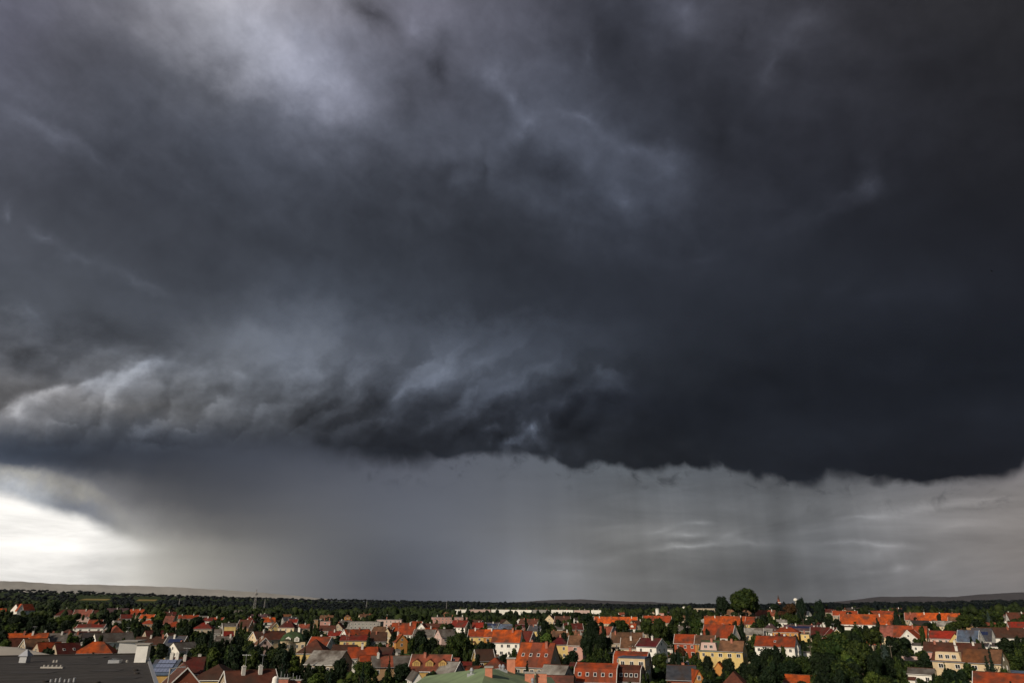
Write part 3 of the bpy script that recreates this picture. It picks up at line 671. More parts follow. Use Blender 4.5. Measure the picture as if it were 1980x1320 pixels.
def grid_mesh(name, rs, azs, zf, mat, close=False):
    vs, fs = [], []
    for r in rs:
        for a in azs:
            x, y = r*math.sin(R(a)), r*math.cos(R(a)); vs.append((x, y, zf(x, y, r, a)))
    n = len(azs)
    for i in range(len(rs)-1):
        for j in range(n-1): fs.append((i*n+j, i*n+j+1, (i+1)*n+j+1, (i+1)*n+j))
    me = bpy.data.meshes.new(name); me.from_pydata(vs, [], fs)
    for p in me.polygons: p.use_smooth = True
    me.materials.append(mat); me.update()
    o = put(name, me); o['kind'] = 'structure'; return o
rs = [0.5]+[20*1.035**i for i in range(0, 210)]
rs = [r for r in rs if r < 26000]
ground = grid_mesh('ground', rs, [-180+3*i for i in range(40)]+[-60+1.0*i for i in range(121)]+[63+3*i for i in range(40)], lambda x, y, r, a: T(x, y), GROUND)

def hill_f(col):
    def f(nt, b):
        b.inputs['Roughness'].default_value = 1.0; b.inputs['Specular IOR Level'].default_value = 0.0
        varied(nt, b, col, .14, .0015, 0.0)
    return f
HILL = new_mat('hill_woods', hill_f((.062, .058, .063)))
HILL2 = new_mat('hill_painted_haze', hill_f((.36, .345, .315)))  # pale beige: the rain haze over the left hills is put into their colour
def hills(name, prof, dist, mat, depth=2600, amp=8.0, seed=0):
    azs = []; top = []
    a0, a1 = pix_azel(prof[0][0], prof[0][1])[0], pix_azel(prof[-1][0], prof[-1][1])[0]
    P = []
    for px, py in prof:
        a, e = pix_azel(px, py); P.append((a, CAM_Z+math.tan(R(e))*dist))
    n = 160; azs = [a0+(a1-a0)*i/n for i in range(n+1)]
    rsn = [dist+depth*(k/12-.5) for k in range(13)]
    def zf(x, y, r, a):
        k = (r-dist)/(depth/2); f = math.cos(k*math.pi/2)**1.2 if abs(k) < 1 else 0
        nzv = amp*(math.sin(a*2.3+seed)+.6*math.sin(a*5.7+k*3+seed)+.35*math.sin(a*13.1-k*5))
        return T(x, y)-5+(interp(a, P)-T(x, y)+5+nzv*.25)*max(f, 0)
    return grid_mesh(name, rsn, azs, zf, mat)
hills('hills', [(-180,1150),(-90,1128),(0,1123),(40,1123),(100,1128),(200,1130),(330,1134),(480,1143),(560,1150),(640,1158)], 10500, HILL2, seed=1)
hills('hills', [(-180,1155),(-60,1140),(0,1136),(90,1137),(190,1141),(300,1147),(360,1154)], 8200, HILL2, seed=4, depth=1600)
hills('hills', [(940,1168),(1000,1163),(1080,1158.5),(1130,1158),(1180,1161),(1260,1163),(1340,1168)], 15000, HILL, seed=2)
hills('hills', [(1560,1170),(1640,1160),(1700,1153),(1760,1152.5),(1850,1153),(1900,1148),(1960,1145),(2040,1144),(2160,1152)], 13000, HILL, seed=3)

def flat_patch(name, pts, mat, lift=.25, kind='structure', nsub=1):
    """a field or paved area given by ground corners, laid just above the terrain"""
    W_ = []
    for px, py in pts:
        x, y, r = ray_at_height(px, py, 0, 5200); W_.append((x, y))
    n = 14; vs, fs = [], []
    (ax, ay), (bx, by), (cx, cy), (dx, dy) = W_
    for i in range(n+1):
        for j in range(n+1):
            u, v = i/n, j/n
            x = (ax*(1-u)+bx*u)*(1-v)+(dx*(1-u)+cx*u)*v; y = (ay*(1-u)+by*u)*(1-v)+(dy*(1-u)+cy*u)*v
            vs.append((x, y, T(x, y)+lift))
    for i in range(n):
        for j in range(n): a = i*(n+1)+j; fs.append((a, a+1, a+n+2, a+n+1))
    me = bpy.data.meshes.new(name); me.from_pydata(vs, [], fs); me.materials.append(mat)
    o = put(name, me); o['kind'] = kind; return o
ASPH = plain_mat('asphalt', (.055, .053, .052), .9, 0, .3, .3)
FIELD_Y = plain_mat('ripe_field', (.20, .145, .025), .95, 0, .2, .02)
LAWN = plain_mat('lawn', (.045, .085, .018), .95, 0, .3, .2)
PAVE = plain_mat('pale_paving', (.26, .235, .20), .9, 0, .2, .3)
for q in ([(150,1160),(205,1160.5),(215,1157.5),(165,1157)], [(262,1161.5),(300,1161.5),(305,1158.5),(268,1158)]): flat_patch('field', q, FIELD_Y, .5)
flat_patch('road', [(478,1252),(496,1252),(507,1212),(500,1211)], ASPH, .12)
flat_patch('road', [(1282,1284),(1345,1290),(1350,1282),(1284,1277)], ASPH, .12)
flat_patch('road', [(1718,1276),(1785,1279),(1785,1273),(1720,1270)], ASPH, .12)
flat_patch('lawn', [(1720,1320),(1752,1320),(1752,1297),(1722,1297)], LAWN, .1)
flat_patch('lawn', [(1440,1288),(1470,1288),(1470,1278),(1440,1278)], LAWN, .1)
flat_patch('lawn', [(1736,1268),(1780,1268),(1780,1258),(1736,1258)], LAWN, .1)
flat_patch('lawn', [(762,1268),(830,1270),(828,1263),(765,1262)], LAWN, .1)
flat_patch('lawn', [(1230,1315),(1262,1322),(1266,1300),(1240,1296)], LAWN, .1)
# ------------------------------------------------------------------ houses
H = house
# left part
H('far twin gabled house with white gables and a red roof', 52, 1179, 26, 11, 'side', 'white', 'redorange', -38, 7, 12, short='the white twin gabled house', chim=0, sidewin=False)
H('white gable fronted wing with orange roof', 40, 1180, 11, 12, 'front', 'white', 'orange', -12, 7, 9, chim=0, win=0)
H('small orange roofed house in thick trees', 3, 1181, 14, 5, 'side', 'beige', 'orange', 0, 5, 9)
H('dark red hip roofed house', 125, 1190, 34, 11, 'hip', 'beige', 'darkred', 10, 5, 10)
H('low house with a pale red tiled roof', 157, 1191, 30, 12, 'side', 'palepink', 'pink', 14, 5, 10)
H('low house with a dull brown red roof', 180, 1190, 17, 10, 'side', 'tan', 'redbrown', -10, 5, 9)
H('long dark purple roofed house', 225, 1184, 38, 8, 'side', 'beige', 'purple', 6, 5, 10)
H('orange roofed house with pale ridge', 262, 1188, 24, 10, 'side', 'beige', 'redorange', 12, 5, 10, chim=2)
H('white box shaped house with red roof below', 244, 1195, 20, 7, 'side', 'white', 'red', 0, 6, 8, chim=0)
H('pale grey low house', 230, 1204, 14, 4, 'side', 'grey', 'light', -20, 5, 7, chim=0)
H('orange roofed house by a round tree', 282, 1195, 24, 7, 'side', 'beige', 'orange', 20, 5, 9)
H('small red orange hip roofed house', 283, 1206, 24, 7, 'hip', 'tan', 'redorange', 20, 5, 9)
H('small dark roofed house', 328, 1190, 22, 7, 'side', 'beige', 'darkred', 0, 5, 9)
H('dull red roofed house with white wall', 323, 1206, 16, 14, 'side', 'white', 'pink', 20, 5, 9)
H('white walled house with a flat crimson roof and three dark windows', 174, 1213, 46, 6, 'side', 'white', 'red', 12, 6, 9, short='the white house with crimson roof', win=3)
H('low wing with a darker crimson roof', 174, 1225, 44, 4, 'side', 'white', 'darkred', 12, 4, 6, chim=0, win=3)
H('house with a rounded orange hip roof', 227, 1222, 20, 12, 'hip', 'beige', 'salmon', -20, 5, 9, chim=0)
H('cream gable fronted cottage', 212, 1224, 14, 7, 'front', 'cream', 'tan', -20, 4, 8)
H('long bright orange roof with four white vents', 46, 1243, 68, 17, 'side', 'beige', 'orange', 10, 5, 10, short='the long bright orange roof', chim=4)
H('brown roofed row end', 36, 1251, 34, 15, 'side', 'beige', 'redbrown', -16, 4, 9, chim=0)
H('tan roofed row house', 74, 1253, 38, 16, 'side', 'beige', 'tan', -20, 4, 9, chim=0)
H('rusty red roofed row house', 100, 1262, 38, 18, 'side', 'beige', 'redorange', -22, 4, 9, chim=0)
H('dark red roofed row house with two pale roof lights', 136, 1267, 40, 21, 'side', 'beige', 'darkred', -22, 4, 10, chim=0, sky=2)
H('house with a bright orange hip roof', 179, 1263, 66, 20, 'hip', 'white', 'orange', 14, 4.5, 10, short='the bright orange hip roof', chim=0)
H('long grey brown roofed terrace with chimneys on the ridge', 120, 1241, 56, 15, 'side', 'grey', 'grey', 6, 5, 10, chim=4, win=3)
H('black roofed annexe with white walls', 168, 1234, 40, 10, 'side', 'white', 'dark', 6, 5, 8, chim=1)
H('grey tiled house with a white stepped gable', 224, 1240, 64, 15, 'side', 'white', 'grey', -18, 5, 10, short='the grey house with white gable', chim=2)
H('long low dark brown roofed barn', 297, 1246, 70, 13, 'side', 'olive', 'brown', 8, 4.5, 10, chim=2, win=2)
H('yellow walled house with solar panels on a slate roof', 330, 1253, 32, 21, 'side', 'ochre', 'slate', 24, 5, 10, solar=4, short='the yellow house with solar panels')
H('white gabled house with a grey roof', 366, 1257, 36, 14, 'side', 'white', 'grey', -34, 5, 9, short='the white gabled grey roofed house')
H('grey roofed house with two small chimneys', 430, 1244, 30, 12, 'side', 'olive', 'grey', 8, 4.5, 8, chim=2, win=1)
H('red hip roofed house', 335, 1212, 32, 10, 'hip', 'beige', 'redorange', 10, 5, 10)
H('round topped bright red roofed house', 391, 1215, 34, 11, 'hip', 'beige', 'bright', 14, 5, 10, short='the bright red hip roof')
H('long white flat roofed hall', 359, 1191, 26, 2, 'flat', 'white', 'light', 0, 5, 14, chim=0, name='hall', win=0)
H('long pale flat roofed shed', 391, 1191, 22, 2, 'flat', 'grey', 'light', 0, 4, 12, chim=0, name='shed')
H('low orange roofed house', 364, 1195, 36, 6, 'side', 'beige', 'redorange', 0, 5, 10, chim=2)
H('small red gable roofed house', 401, 1200, 16, 6, 'side', 'white', 'red', 14, 5, 9)
H('orange red roofed house with white gable end', 418, 1200, 18, 6, 'side', 'white', 'redorange', 28, 5, 9)
H('little grey roofed shed', 419, 1224, 13, 7, 'side', 'grey', 'grey', 10, 4, 6, chim=0, name='shed')
H('tall pale yellow flat topped house', 445, 1211, 21, 1, 'flat', 'yellow', 'light', 0, 8, 6, chim=0, win=0, short='the flat topped yellow house')
H('bright crimson lean to roof', 442, 1229, 18, 8, 'side', 'white', 'bright', -6, 3.5, 7, chim=0)
H('steep bright red pyramid roofed house', 481, 1203, 20, 12, 'hip', 'beige', 'bright', 10, 5, 9, short='the steep red pyramid roof')
H('dark brown roofed house', 469, 1212, 22, 13, 'side', 'tan', 'redbrown', 24, 5, 9)
H('low dark roofed house by the road', 500, 1193, 30, 5, 'side', 'grey', 'purple', 0, 5, 10)
H('orange roofed house with white base', 521, 1202, 22, 8, 'side', 'white', 'orange', -10, 5, 9, win=2)
H('white porch building', 520, 1209, 16, 2, 'flat', 'white', 'slate', -10, 4, 6, chim=0, win=1)
H('dark red conical roofed house with cream gables', 553, 1213, 30, 12, 'hip', 'cream', 'darkred', 20, 5, 9, short='the dark cone roof')
H('pale yellow gable end house', 533, 1214, 16, 10, 'front', 'yellow', 'tan', -14, 4, 8, chim=0)
H('small bright red roof between pale gables', 566, 1203, 16, 6, 'side', 'white', 'bright', 6, 5, 9)
H('long grey roofed building', 562, 1198, 26, 5, 'side', 'grey', 'slate', -14, 5, 9)
H('whitish gabled house', 570, 1214, 20, 6, 'front', 'white', 'pink', 22, 4, 9)
H('low orange brown house with pale wall', 592, 1214, 26, 7, 'side', 'beige', 'salmon', -8, 4, 9)
H('orange flat topped block', 608, 1198, 14, 1, 'flat', 'tan', 'light', 0, 8, 8, chim=0, win=1)
H('pink flat topped block', 629, 1201, 19, 2, 'flat', 'pink', 'light', 6, 9, 9, chim=2, win=1, short='the small pink block')
H('brown red roof beside the pink block', 632, 1219, 30, 9, 'side', 'beige', 'redbrown', 6, 5, 9)
H('house with brown red roof and beige wing', 528, 1236, 58, 14, 'side', 'cream', 'redbrown', -26, 6, 10, short='the long beige house')
H('gabled beige house with pink band', 512, 1246, 24, 12, 'front', 'palepink', 'tan', -16, 5, 8, wk='b')
H('red orange roofed house with a white stepped gable', 612, 1249, 36, 16, 'side', 'white', 'redorange', 22, 5, 10, short='the red house with white gable')
H('big brown hip roofed house with three skylights', 600, 1263, 54, 25, 'hip', 'yellow', 'redbrown', 16, 6, 11, short='the big brown hip roof', wk='b', win=5, chim=0)
H('wide pale grey sheet roofed warehouse', 620, 1284, 60, 22, 'side', 'beige', 'light', 24, 5, 13, short='the pale grey warehouse', chim=0, name='warehouse', win=2)
H('grey sloping roofed lower shed', 660, 1276, 34, 16, 'side', 'grey', 'light', -14, 4, 10, chim=0, name='shed')
H('dark brown house with chimneys and a steep hip roof', 406, 1314, 70, 25, 'hip', 'yellow', 'brown', 18, 6, 11, short='the dark brown hip roof', chim=0, wk='b', win=2)
H('dark red roofed house with two white chimneys', 358, 1302, 58, 26, 'side', 'beige', 'darkred', 6, 6, 9, chim=2, win=0)
H('red brown gabled house with white barge boards', 355, 1340, 84, 44, 'front', 'brick', 'redbrown', -4, 6, 14, chim=0, short='the red brown gable', win=1)
H('wide red brown tiled roof with chimneys and a pale verge', 492, 1338, 92, 34, 'side', 'beige', 'redbrown', -14, 6, 12, chim=2, short='the wide red brown roof', win=2)
# middle left
H('long grey pink slab block of flats', 706, 1202, 58, 2, 'flat', 'grey', 'light', 14, 8, 12, chim=0, name='apartment_block', win=8)
H('pale violet block of flats with pink stair tower', 752, 1198, 48, 2, 'flat', 'palepink', 'light', 8, 9, 12, chim=1, name='apartment_block', short='the violet flats', win=6)
H('cream ruinous looking villa', 708, 1192, 24, 5, 'side', 'cream', 'tan', -10, 7, 9, chim=2)
H('orange house against the woods', 672, 1192, 12, 4, 'hip', 'orange', 'tan', 0, 6, 9, chim=0)
H('tan gabled house', 653, 1214, 18, 9, 'front', 'beige', 'salmon', 16, 5, 8)
H('low row of dull grey roofs', 668, 1204, 30, 5, 'side', 'grey', 'grey', 0, 5, 9, chim=3)
H('red roof with a tall white gable', 696, 1229, 48, 11, 'side', 'white', 'redorange', -24, 5, 10, short='the red roof with white gable')
H('small white gable facing the street', 702, 1229, 12, 7, 'front', 'white', 'redorange', 0, 4, 5, chim=0, win=0)
H('low bright red roofed cottage', 652, 1229, 36, 8, 'side', 'beige', 'bright', 4, 4, 8, chim=2)
H('long crimson roofed house with yellow walls', 684, 1238, 52, 9, 'side', 'yellow', 'red', 6, 4.5, 9, short='the yellow walled crimson roofed house', win=3)
H('dark brown roofed barn', 662, 1262, 46, 13, 'side', 'ochre', 'brown', 10, 4, 10, chim=1, win=1)
H('brown roofed house with a cream gable', 735, 1224, 38, 11, 'side', 'cream', 'tan', 28, 5, 9)
H('cream gable fronted house with brown roof', 748, 1227, 17, 12, 'front', 'cream', 'redbrown', 8, 4.5, 9, short='the cream gable')
H('wide dull brown roofed house', 731, 1239, 30, 15, 'side', 'grey', 'brown', 4, 4, 9)
H('large steep red roofed house', 778, 1226, 46, 20, 'side', 'white', 'redorange', 8, 4.5, 12, short='the large steep red roof', chim=2)
H('red roofed white gable fronted house', 814, 1217, 20, 11, 'front', 'white', 'redorange', 14, 5, 10, short='the white gable under red roof')
H('low red brown roofed house', 838, 1214, 36, 8, 'side', 'beige', 'redbrown', 8, 5, 9, chim=1)
H('orange roofed house with tan gable', 846, 1226, 36, 12, 'side', 'cream', 'redorange', -28, 4.5, 9)
H('grey roofed long house', 818, 1230, 40, 12, 'side', 'beige', 'grey', 16, 4, 9)
H('salmon and grey three storey block of flats', 871, 1193, 66, 2, 'flat', 'pink', 'light', -10, 9, 12, chim=4, name='apartment_block', win=9, short='the salmon block of flats')
H('red roofed house with white gable end', 884, 1212, 30, 12, 'side', 'white', 'red', 34, 5, 10, short='the red roof by the salmon flats')
H('bright red roofed small house', 923, 1214, 21, 10, 'side', 'cream', 'bright', 6, 4.5, 9)
H('dark slate roofed house with white gable', 948, 1213, 26, 9, 'side', 'white', 'slate', 24, 5, 9, solar=3)
H('pale blue grey roofed hall', 970, 1216, 40, 9, 'side', 'grey', 'blue', 6, 4, 11, chim=0, win=2, name='hall')
H('orange walled gable house with small windows', 777, 1240, 22, 13, 'front', 'orange', 'orange', -22, 5.5, 10, short='the orange gable house')
H('house of two parts with pinkish wall and grey roof', 868, 1231, 28, 13, 'side', 'palepink', 'grey', -26, 7, 9, short='the pinkish grey roofed house', win=2)
H('yellow row house with a red roof', 920, 1230, 30, 12, 'side', 'yellow', 'redorange', 6, 5.5, 10, short='the yellow row house', win=2)
H('orange row house with orange roof', 950, 1231, 28, 13, 'side', 'orange', 'orange', 6, 5.5, 10, win=2)
H('white and pink row house with a big orange roof', 977, 1241, 54, 21, 'side', 'white', 'orange', 12, 8, 11, short='the pink and white row house', win=4, rows=2)
H('red roofed rear house with grey gable', 1003, 1240, 40, 18, 'side', 'palepink', 'red', 26, 5, 10)
H('low white garage with flat slab roof', 964, 1258, 22, 2, 'flat', 'white', 'light', 6, 3, 6, chim=0, win=1, name='garage')
H('red roofed house with white eaves', 702, 1272, 56, 18, 'side', 'white', 'redorange', -4, 5, 9, short='the red roof with white eaves')
H('small pale grey gable', 727, 1268, 22, 13, 'front', 'grey', 'grey', 8, 5, 7, chim=0, win=0)
H('dark red roof behind the grey gable', 742, 1268, 26, 14, 'side', 'tan', 'darkred', 14, 5, 8)
H('white carport roof', 768, 1262, 24, 4, 'shed', 'grey', 'light', -16, 3, 7, chim=0, win=0, name='carport')
H('small orange tiled roof', 712, 1284, 28, 14, 'side', 'tan', 'redorange', -8, 4, 9, chim=0)
H('terrace of low roofs tiled grey and salmon', 758, 1289, 74, 17, 'side', 'tan', 'salmon', -6, 4, 10, chim=2, roofs=[(.22,'grey'),(.32,'salmon'),(.46,'grey')], win=4, short='the grey and salmon terrace')
H('orange roofed house with three yellow dormers', 828, 1297, 76, 26, 'side', 'ochre', 'salmon', 10, 5, 11, dorm=3, short='the house with three yellow dormers', wk='b')
H('red roofed house with solar panels', 860, 1288, 42, 13, 'side', 'beige', 'pink', 14, 5, 9, solar=4, short='the red roof with solar panels')
H('pale grey sheet roofed house', 852, 1306, 44, 22, 'side', 'grey', 'light', 24, 4, 10, chim=0, win=1)
H('small white gable', 808, 1314, 18, 13, 'front', 'white', 'grey', -14, 4, 7, chim=0, win=0)
H('low dark red lean to', 902, 1289, 36, 6, 'shed', 'white', 'red', 4, 3, 7, chim=0, win=0, name='shed')
H('small brown roofed house with orange wall', 940, 1277, 34, 18, 'side', 'ochre', 'brown', -14, 4, 8, chim=0)
H('red hip roofed house', 953, 1292, 46, 18, 'hip', 'white', 'redorange', 10, 4, 9, short='the red hip roof by the green roof', chim=0)
H('low red roofed annexe', 918, 1303, 44, 12, 'side', 'beige', 'redorange', -24, 3.5, 7, chim=0)
# middle right
H('cream gable fronted house with a long brown roof', 1062, 1200, 22, 11, 'front', 'cream', 'brown', 16, 5, 12, short='the cream gable before the white flats')
H('long brown roofed house', 1086, 1204, 30, 12, 'side', 'beige', 'brown', 14, 5, 10)
H('row house with white gables and brown red roof', 1020, 1206, 36, 9, 'side', 'white', 'redbrown', 24, 5, 9, chim=2)
H('small white gable of a row house', 1003, 1201, 10, 5, 'front', 'white', 'redbrown', 0, 5, 7, chim=0)
H('low maroon flat roofed hall', 1008, 1213, 44, 5, 'side', 'brick', 'maroon', 10, 4, 10, chim=0, name='hall')
H('dark blue roofed house with one white panel', 1032, 1219, 24, 9, 'side', 'yellow', 'slate', 26, 4, 8, short='the dark blue roof')
H('grey walled house with dark red roof', 1110, 1216, 36, 10, 'side', 'grey', 'darkred', -10, 4.5, 9, chim=2)
H('small pale house', 1087, 1216, 24, 6, 'side', 'white', 'grey', -16, 4, 8, chim=1)
H('long low tan roofed terrace', 1092, 1232, 58, 11, 'side', 'beige', 'tan', 4, 5, 9, chim=3, win=4)
H('yellow house with a dark crimson hip roof', 1081, 1246, 36, 15, 'hip', 'yellow', 'maroon', 6, 7, 9, short='the yellow house with crimson hip roof', chim=1)
H('pink house with a tan roof', 1112, 1247, 28, 16, 'side', 'pink', 'tan', 10, 7, 10, short='the pink house', chim=1, rows=2)
H('long orange roofed terrace', 1190, 1205, 82, 12, 'side', 'cream', 'orange', 6, 5, 11, short='the long orange terrace', chim=4, win=9)
H('orange brown roofed house with pale gable', 1162, 1227, 32, 15, 'side', 'palepink', 'salmon', 30, 4.5, 10, chim=1)
H('small orange roof with a white dormer', 1222, 1215, 14, 9, 'side', 'white', 'redorange', 10, 4.5, 8, dorm=1)
H('orange roofed terrace end', 1270, 1203, 54, 12, 'side', 'beige', 'redorange', 8, 5, 10, chim=3, win=5)
H('salmon brick tower block', 1277, 1185, 13, 2, 'flat', 'pink', 'salmon', 0, 9, 8, chim=0, win=1, name='tower_block')
H('long brown roofed house with chimneys', 1212, 1243, 60, 18, 'side', 'beige', 'tan', 4, 5, 10, chim=2, short='the long brown roof', win=3)
H('tan roofed house with cream wall', 1217, 1253, 34, 17, 'side', 'cream', 'tan', 8, 6, 9, chim=1)
H('white house with a dark crimson roof and large gable', 1249, 1249, 38, 13, 'side', 'white', 'maroon', 30, 8, 9, short='the white house with crimson roof and gable', chim=1, win=2)
H('big red roofed row house with dark dormers and skylights', 1028, 1288, 66, 40, 'side', 'beige', 'redorange', 20, 6, 12, short='the big red row house', chim=2, sky=4, roofs=[(.34,'orange'),(.30,'salmon'),(.36,'redorange')], chm='b', win=5)
H('cream penthouse with grey flat roof on red mansard house', 1221, 1272, 50, 3, 'flat', 'cream', 'blue', 14, None, 6, short='the cream penthouse', chim=0, win=3, dist=233, floor=5.0)
H('red mansard roofed house with rounded white verge', 1218, 1290, 62, 26, 'mans', 'cream', 'redorange', 10, 5, 10, short='the rounded red mansard', chim=1, win=4, sky=4)
H('low red mansard terrace with skylights', 1150, 1318, 78, 30, 'mans', 'yellow', 'redorange', 10, 4, 11, short='the low red mansard', chim=0, win=2, sky=5)
H('red tiled mansard end house with four skylights', 1215, 1318, 40, 26, 'mans', 'beige', 'redbrown', 10, 4, 11, chim=0, win=0, sky=4)
H('grey gable roofed shed with dark windows', 1062, 1316, 46, 25, 'side', 'grey', 'light', 26, 5, 9, short='the grey gabled shed', chim=0, name='shed', wk='b', win=2)
H('low red tiled roof at the picture foot', 1080, 1328, 52, 17, 'side', 'beige', 'pink', 6, 4, 8, chim=0, win=0)
H('small dark red roofed outbuilding', 1118, 1293, 36, 9, 'side', 'grey', 'darkred', 10, 3, 7, chim=0, name='shed', win=0)
# right
H('far beige flat roofed factory', 1364, 1172, 48, 2, 'flat', 'beige', 'light', 0, 8, 20, chim=0, win=0, name='factory', dist=1500, short='the far beige factory')
H('distant white hall roof', 1486, 1169, 16, 1, 'flat', 'white', 'light', 0, 8, 12, chim=0, win=0, name='hall', dist=1500)
H('long orange tiled block with white chimneys', 1402, 1207, 78, 15, 'side', 'cream', 'orange', 6, 5, 11, short='the long orange block', chim=6, win=8)
H('orange roofed end house with yellow wall', 1450, 1206, 18, 13, 'side', 'yellow', 'redorange', 20, 6, 9, chim=0)
H('long dull orange row of roofs', 1412, 1188, 34, 9, 'side', 'beige', 'tan', 4, 5, 9, chim=2)
H('brown orange roof behind trees', 1440, 1188, 24, 9, 'side', 'cream', 'tan', 4, 5, 9, chim=1)
H('brown orange roof with tan gable', 1478, 1190, 36, 10, 'side', 'cream', 'salmon', 24, 6, 9, chim=2)
H('orange roofed house with a striped timber gable', 1385, 1232, 56, 22, 'side', 'white', 'redorange', 30, 4.5, 10, short='the striped gable house', chim=0)
H('pale grey roofed bungalow', 1322, 1223, 34, 12, 'side', 'beige', 'grey', -8, 4, 9, chim=2)
H('whitish tile roofed bungalow', 1458, 1226, 34, 11, 'side', 'cream', 'light', 4, 4, 9, chim=0)
H('white small gable building', 1482, 1222, 20, 7, 'side', 'white', 'light', 14, 5, 8, chim=0)
H('white low gabled villa', 1514, 1203, 26, 5, 'side', 'white', 'light', 16, 4, 9, chim=1)
H('dull violet roofed house', 1489, 1217, 26, 11, 'hip', 'beige', 'purple', 10, 4, 9)
H('red orange hip roofed house with lower roof in front', 1518, 1222, 46, 9, 'hip', 'orange', 'redorange', 14, 5.5, 10, short='the red orange hip roof')
H('lower red hip roof', 1511, 1234, 34, 8, 'hip', 'orange', 'red', 0, 5, 6, chim=0)
H('long violet brown roof with solar strip', 1547, 1219, 60, 10, 'side', 'beige', 'purple', 8, 4, 10, chim=2, solar=6, short='the long violet roof')
H('small yellow flat topped house', 1556, 1226, 15, 2, 'flat', 'yellow', 'light', 10, 4.5, 6, chim=1, win=1)
H('brown red roofed long house', 1592, 1228, 46, 14, 'side', 'beige', 'darkred', 8, 4, 10, chim=2)
H('yellow gabled house with red tiled verge', 1619, 1230, 26, 13, 'front', 'yellow', 'red', -22, 4.5, 9, short='the yellow gable with red verge')
H('orange red duplex with red wall', 1324, 1243, 40, 15, 'side', 'red', 'redorange', 8, 7, 10, short='the red walled duplex', rows=2, win=3, chim=0)
H('cream walled house with tan roof', 1362, 1244, 36, 14, 'side', 'orange', 'tan', 8, 7, 10, chim=1, win=2, rows=2)
H('yellow duplex with roof half green and half brown', 1393, 1258, 80, 17, 'side', 'yellow', 'green', 12, 7, 10, short='the yellow house with half green roof', roofs=[(.45,'green'),(.55,'tan')], chim=2, win=5, rows=1, chm='b')
mansard_front(THINGS[-1], .03, .42, 'palepink')
H('large white villa with an orange roof', 1497, 1249, 72, 17, 'side', 'white', 'redorange', 14, 7, 10, short='the large white villa', chim=1, win=5, rows=1, sky=1)
H('white stair tower of the villa', 1535, 1247, 14, 4, 'flat', 'white', 'light', 16, 7.5, 4, chim=0, win=0)
H('small white flat roofed garage', 1292, 1255, 16, 2, 'flat', 'white', 'light', 4, 3, 5, chim=0, win=1, name='garage')
H('small orange gabled garden hut', 1389, 1291, 15, 9, 'front', 'orange', 'orange', 8, 3, 6, chim=0, win=0, name='hut')
H('dark blue slate roof with red chimney stack', 1317, 1314, 54, 22, 'side', 'brick', 'slate', 4, 4, 10, short='the dark slate roof', chim=1, chm='b', win=0)
H('orange gable fronted narrow house', 1352, 1316, 20, 18, 'front', 'orange', 'orange', -20, 4, 9, chim=0, win=0)
H('red brown hip roof', 1418, 1322, 36, 20, 'hip', 'beige', 'redbrown', 6, 4, 8, chim=0, short='the red brown hip roof')
H('low orange roof at the picture foot', 1545, 1321, 56, 12, 'side', 'white', 'orange', 10, 3, 9, chim=0, win=0)
H('white flat garden shed', 1562, 1262, 17, 2, 'flat', 'white', 'light', 4, 4, 5, chim=0, win=0, name='shed')
H('long bright orange roofed apartment row', 1682, 1207, 104, 18, 'side', 'white', 'orange', 4, 4.5, 12, short='the bright orange apartment row', chim=5, win=10)
H('low dark brown roof before the orange row', 1670, 1210, 68, 11, 'side', 'tan', 'brown', 4, 3, 9, chim=0, win=0)
H('far orange brown roof', 1634, 1189, 44, 8, 'side', 'beige', 'redorange', 4, 5, 10, chim=3)
H('far orange brown roof with chimneys', 1704, 1189, 50, 8, 'side', 'beige', 'redorange', 4, 5, 10, chim=3)
H('dull orange tiled row house', 1775, 1198, 44, 13, 'side', 'beige', 'salmon', 6, 5, 10, chim=2)
H('bright orange tiled row house', 1815, 1200, 72, 14, 'side', 'white', 'orange', 6, 5, 11, short='the bright orange row house', chim=3, win=5)
H('tan roofed end of the row', 1845, 1206, 20, 12, 'side', 'tan', 'tan', 14, 4, 9, chim=0)
H('pale grey roofed bungalow by the orange row', 1826, 1210, 34, 9, 'side', 'cream', 'light', 10, 4, 9, chim=0)
H('black roofed house with white gable', 1785, 1209, 30, 9, 'side', 'white', 'dark', -26, 4, 9, chim=1)
H('orange roofed villa with white gabled wing', 1745, 1231, 80, 20, 'side', 'cream', 'redorange', 16, 5, 11, short='the orange villa with white wing', chim=2, roofs=[(.3,'pink'),(.7,'redorange')], win=3)
H('white gable wing with balcony windows', 1757, 1233, 28, 14, 'front', 'white', 'redorange', 24, 6, 8, chim=0, win=2, rows=2)
H('white lean to with grey roof', 1777, 1248, 24, 4, 'shed', 'white', 'grey', 6, 4, 5, chim=0, win=2, name='shed')
H('bright crimson roofed house', 1823, 1234, 44, 13, 'side', 'palepink', 'bright', 8, 5, 9, short='the bright crimson roof', chim=0)
H('yellow gable fronted house with red tiles', 1849, 1240, 24, 14, 'front', 'yellow', 'redbrown', 20, 4, 9, short='the yellow gable')
H('blue grey metal roofed house', 1870, 1240, 34, 20, 'side', 'white', 'blue', 20, 4.5, 10, short='the blue grey metal roof', chim=0)
H('dark house covered in solar panels', 1897, 1238, 32, 22, 'side', 'white', 'slate', 18, 4.5, 10, solar=5, chim=0, short='the dark solar roof')
H('white gabled house with a long brown roof', 1948, 1232, 74, 17, 'side', 'white', 'brown', -26, 6, 11, short='the white gable with long brown roof', chim=1, win=3)
H('brown roofed house with white gable', 1971, 1199, 30, 14, 'side', 'white', 'redbrown', -20, 5, 9, chim=2)
H('bright red roofed house with white verge', 1972, 1215, 32, 12, 'side', 'white', 'bright', -10, 4, 9, chim=0, short='the bright red roof with white verge')
H('far pale roofed white hall', 1948, 1195, 22, 5, 'side', 'white', 'light', 0, 4, 9, chim=1, name='hall')
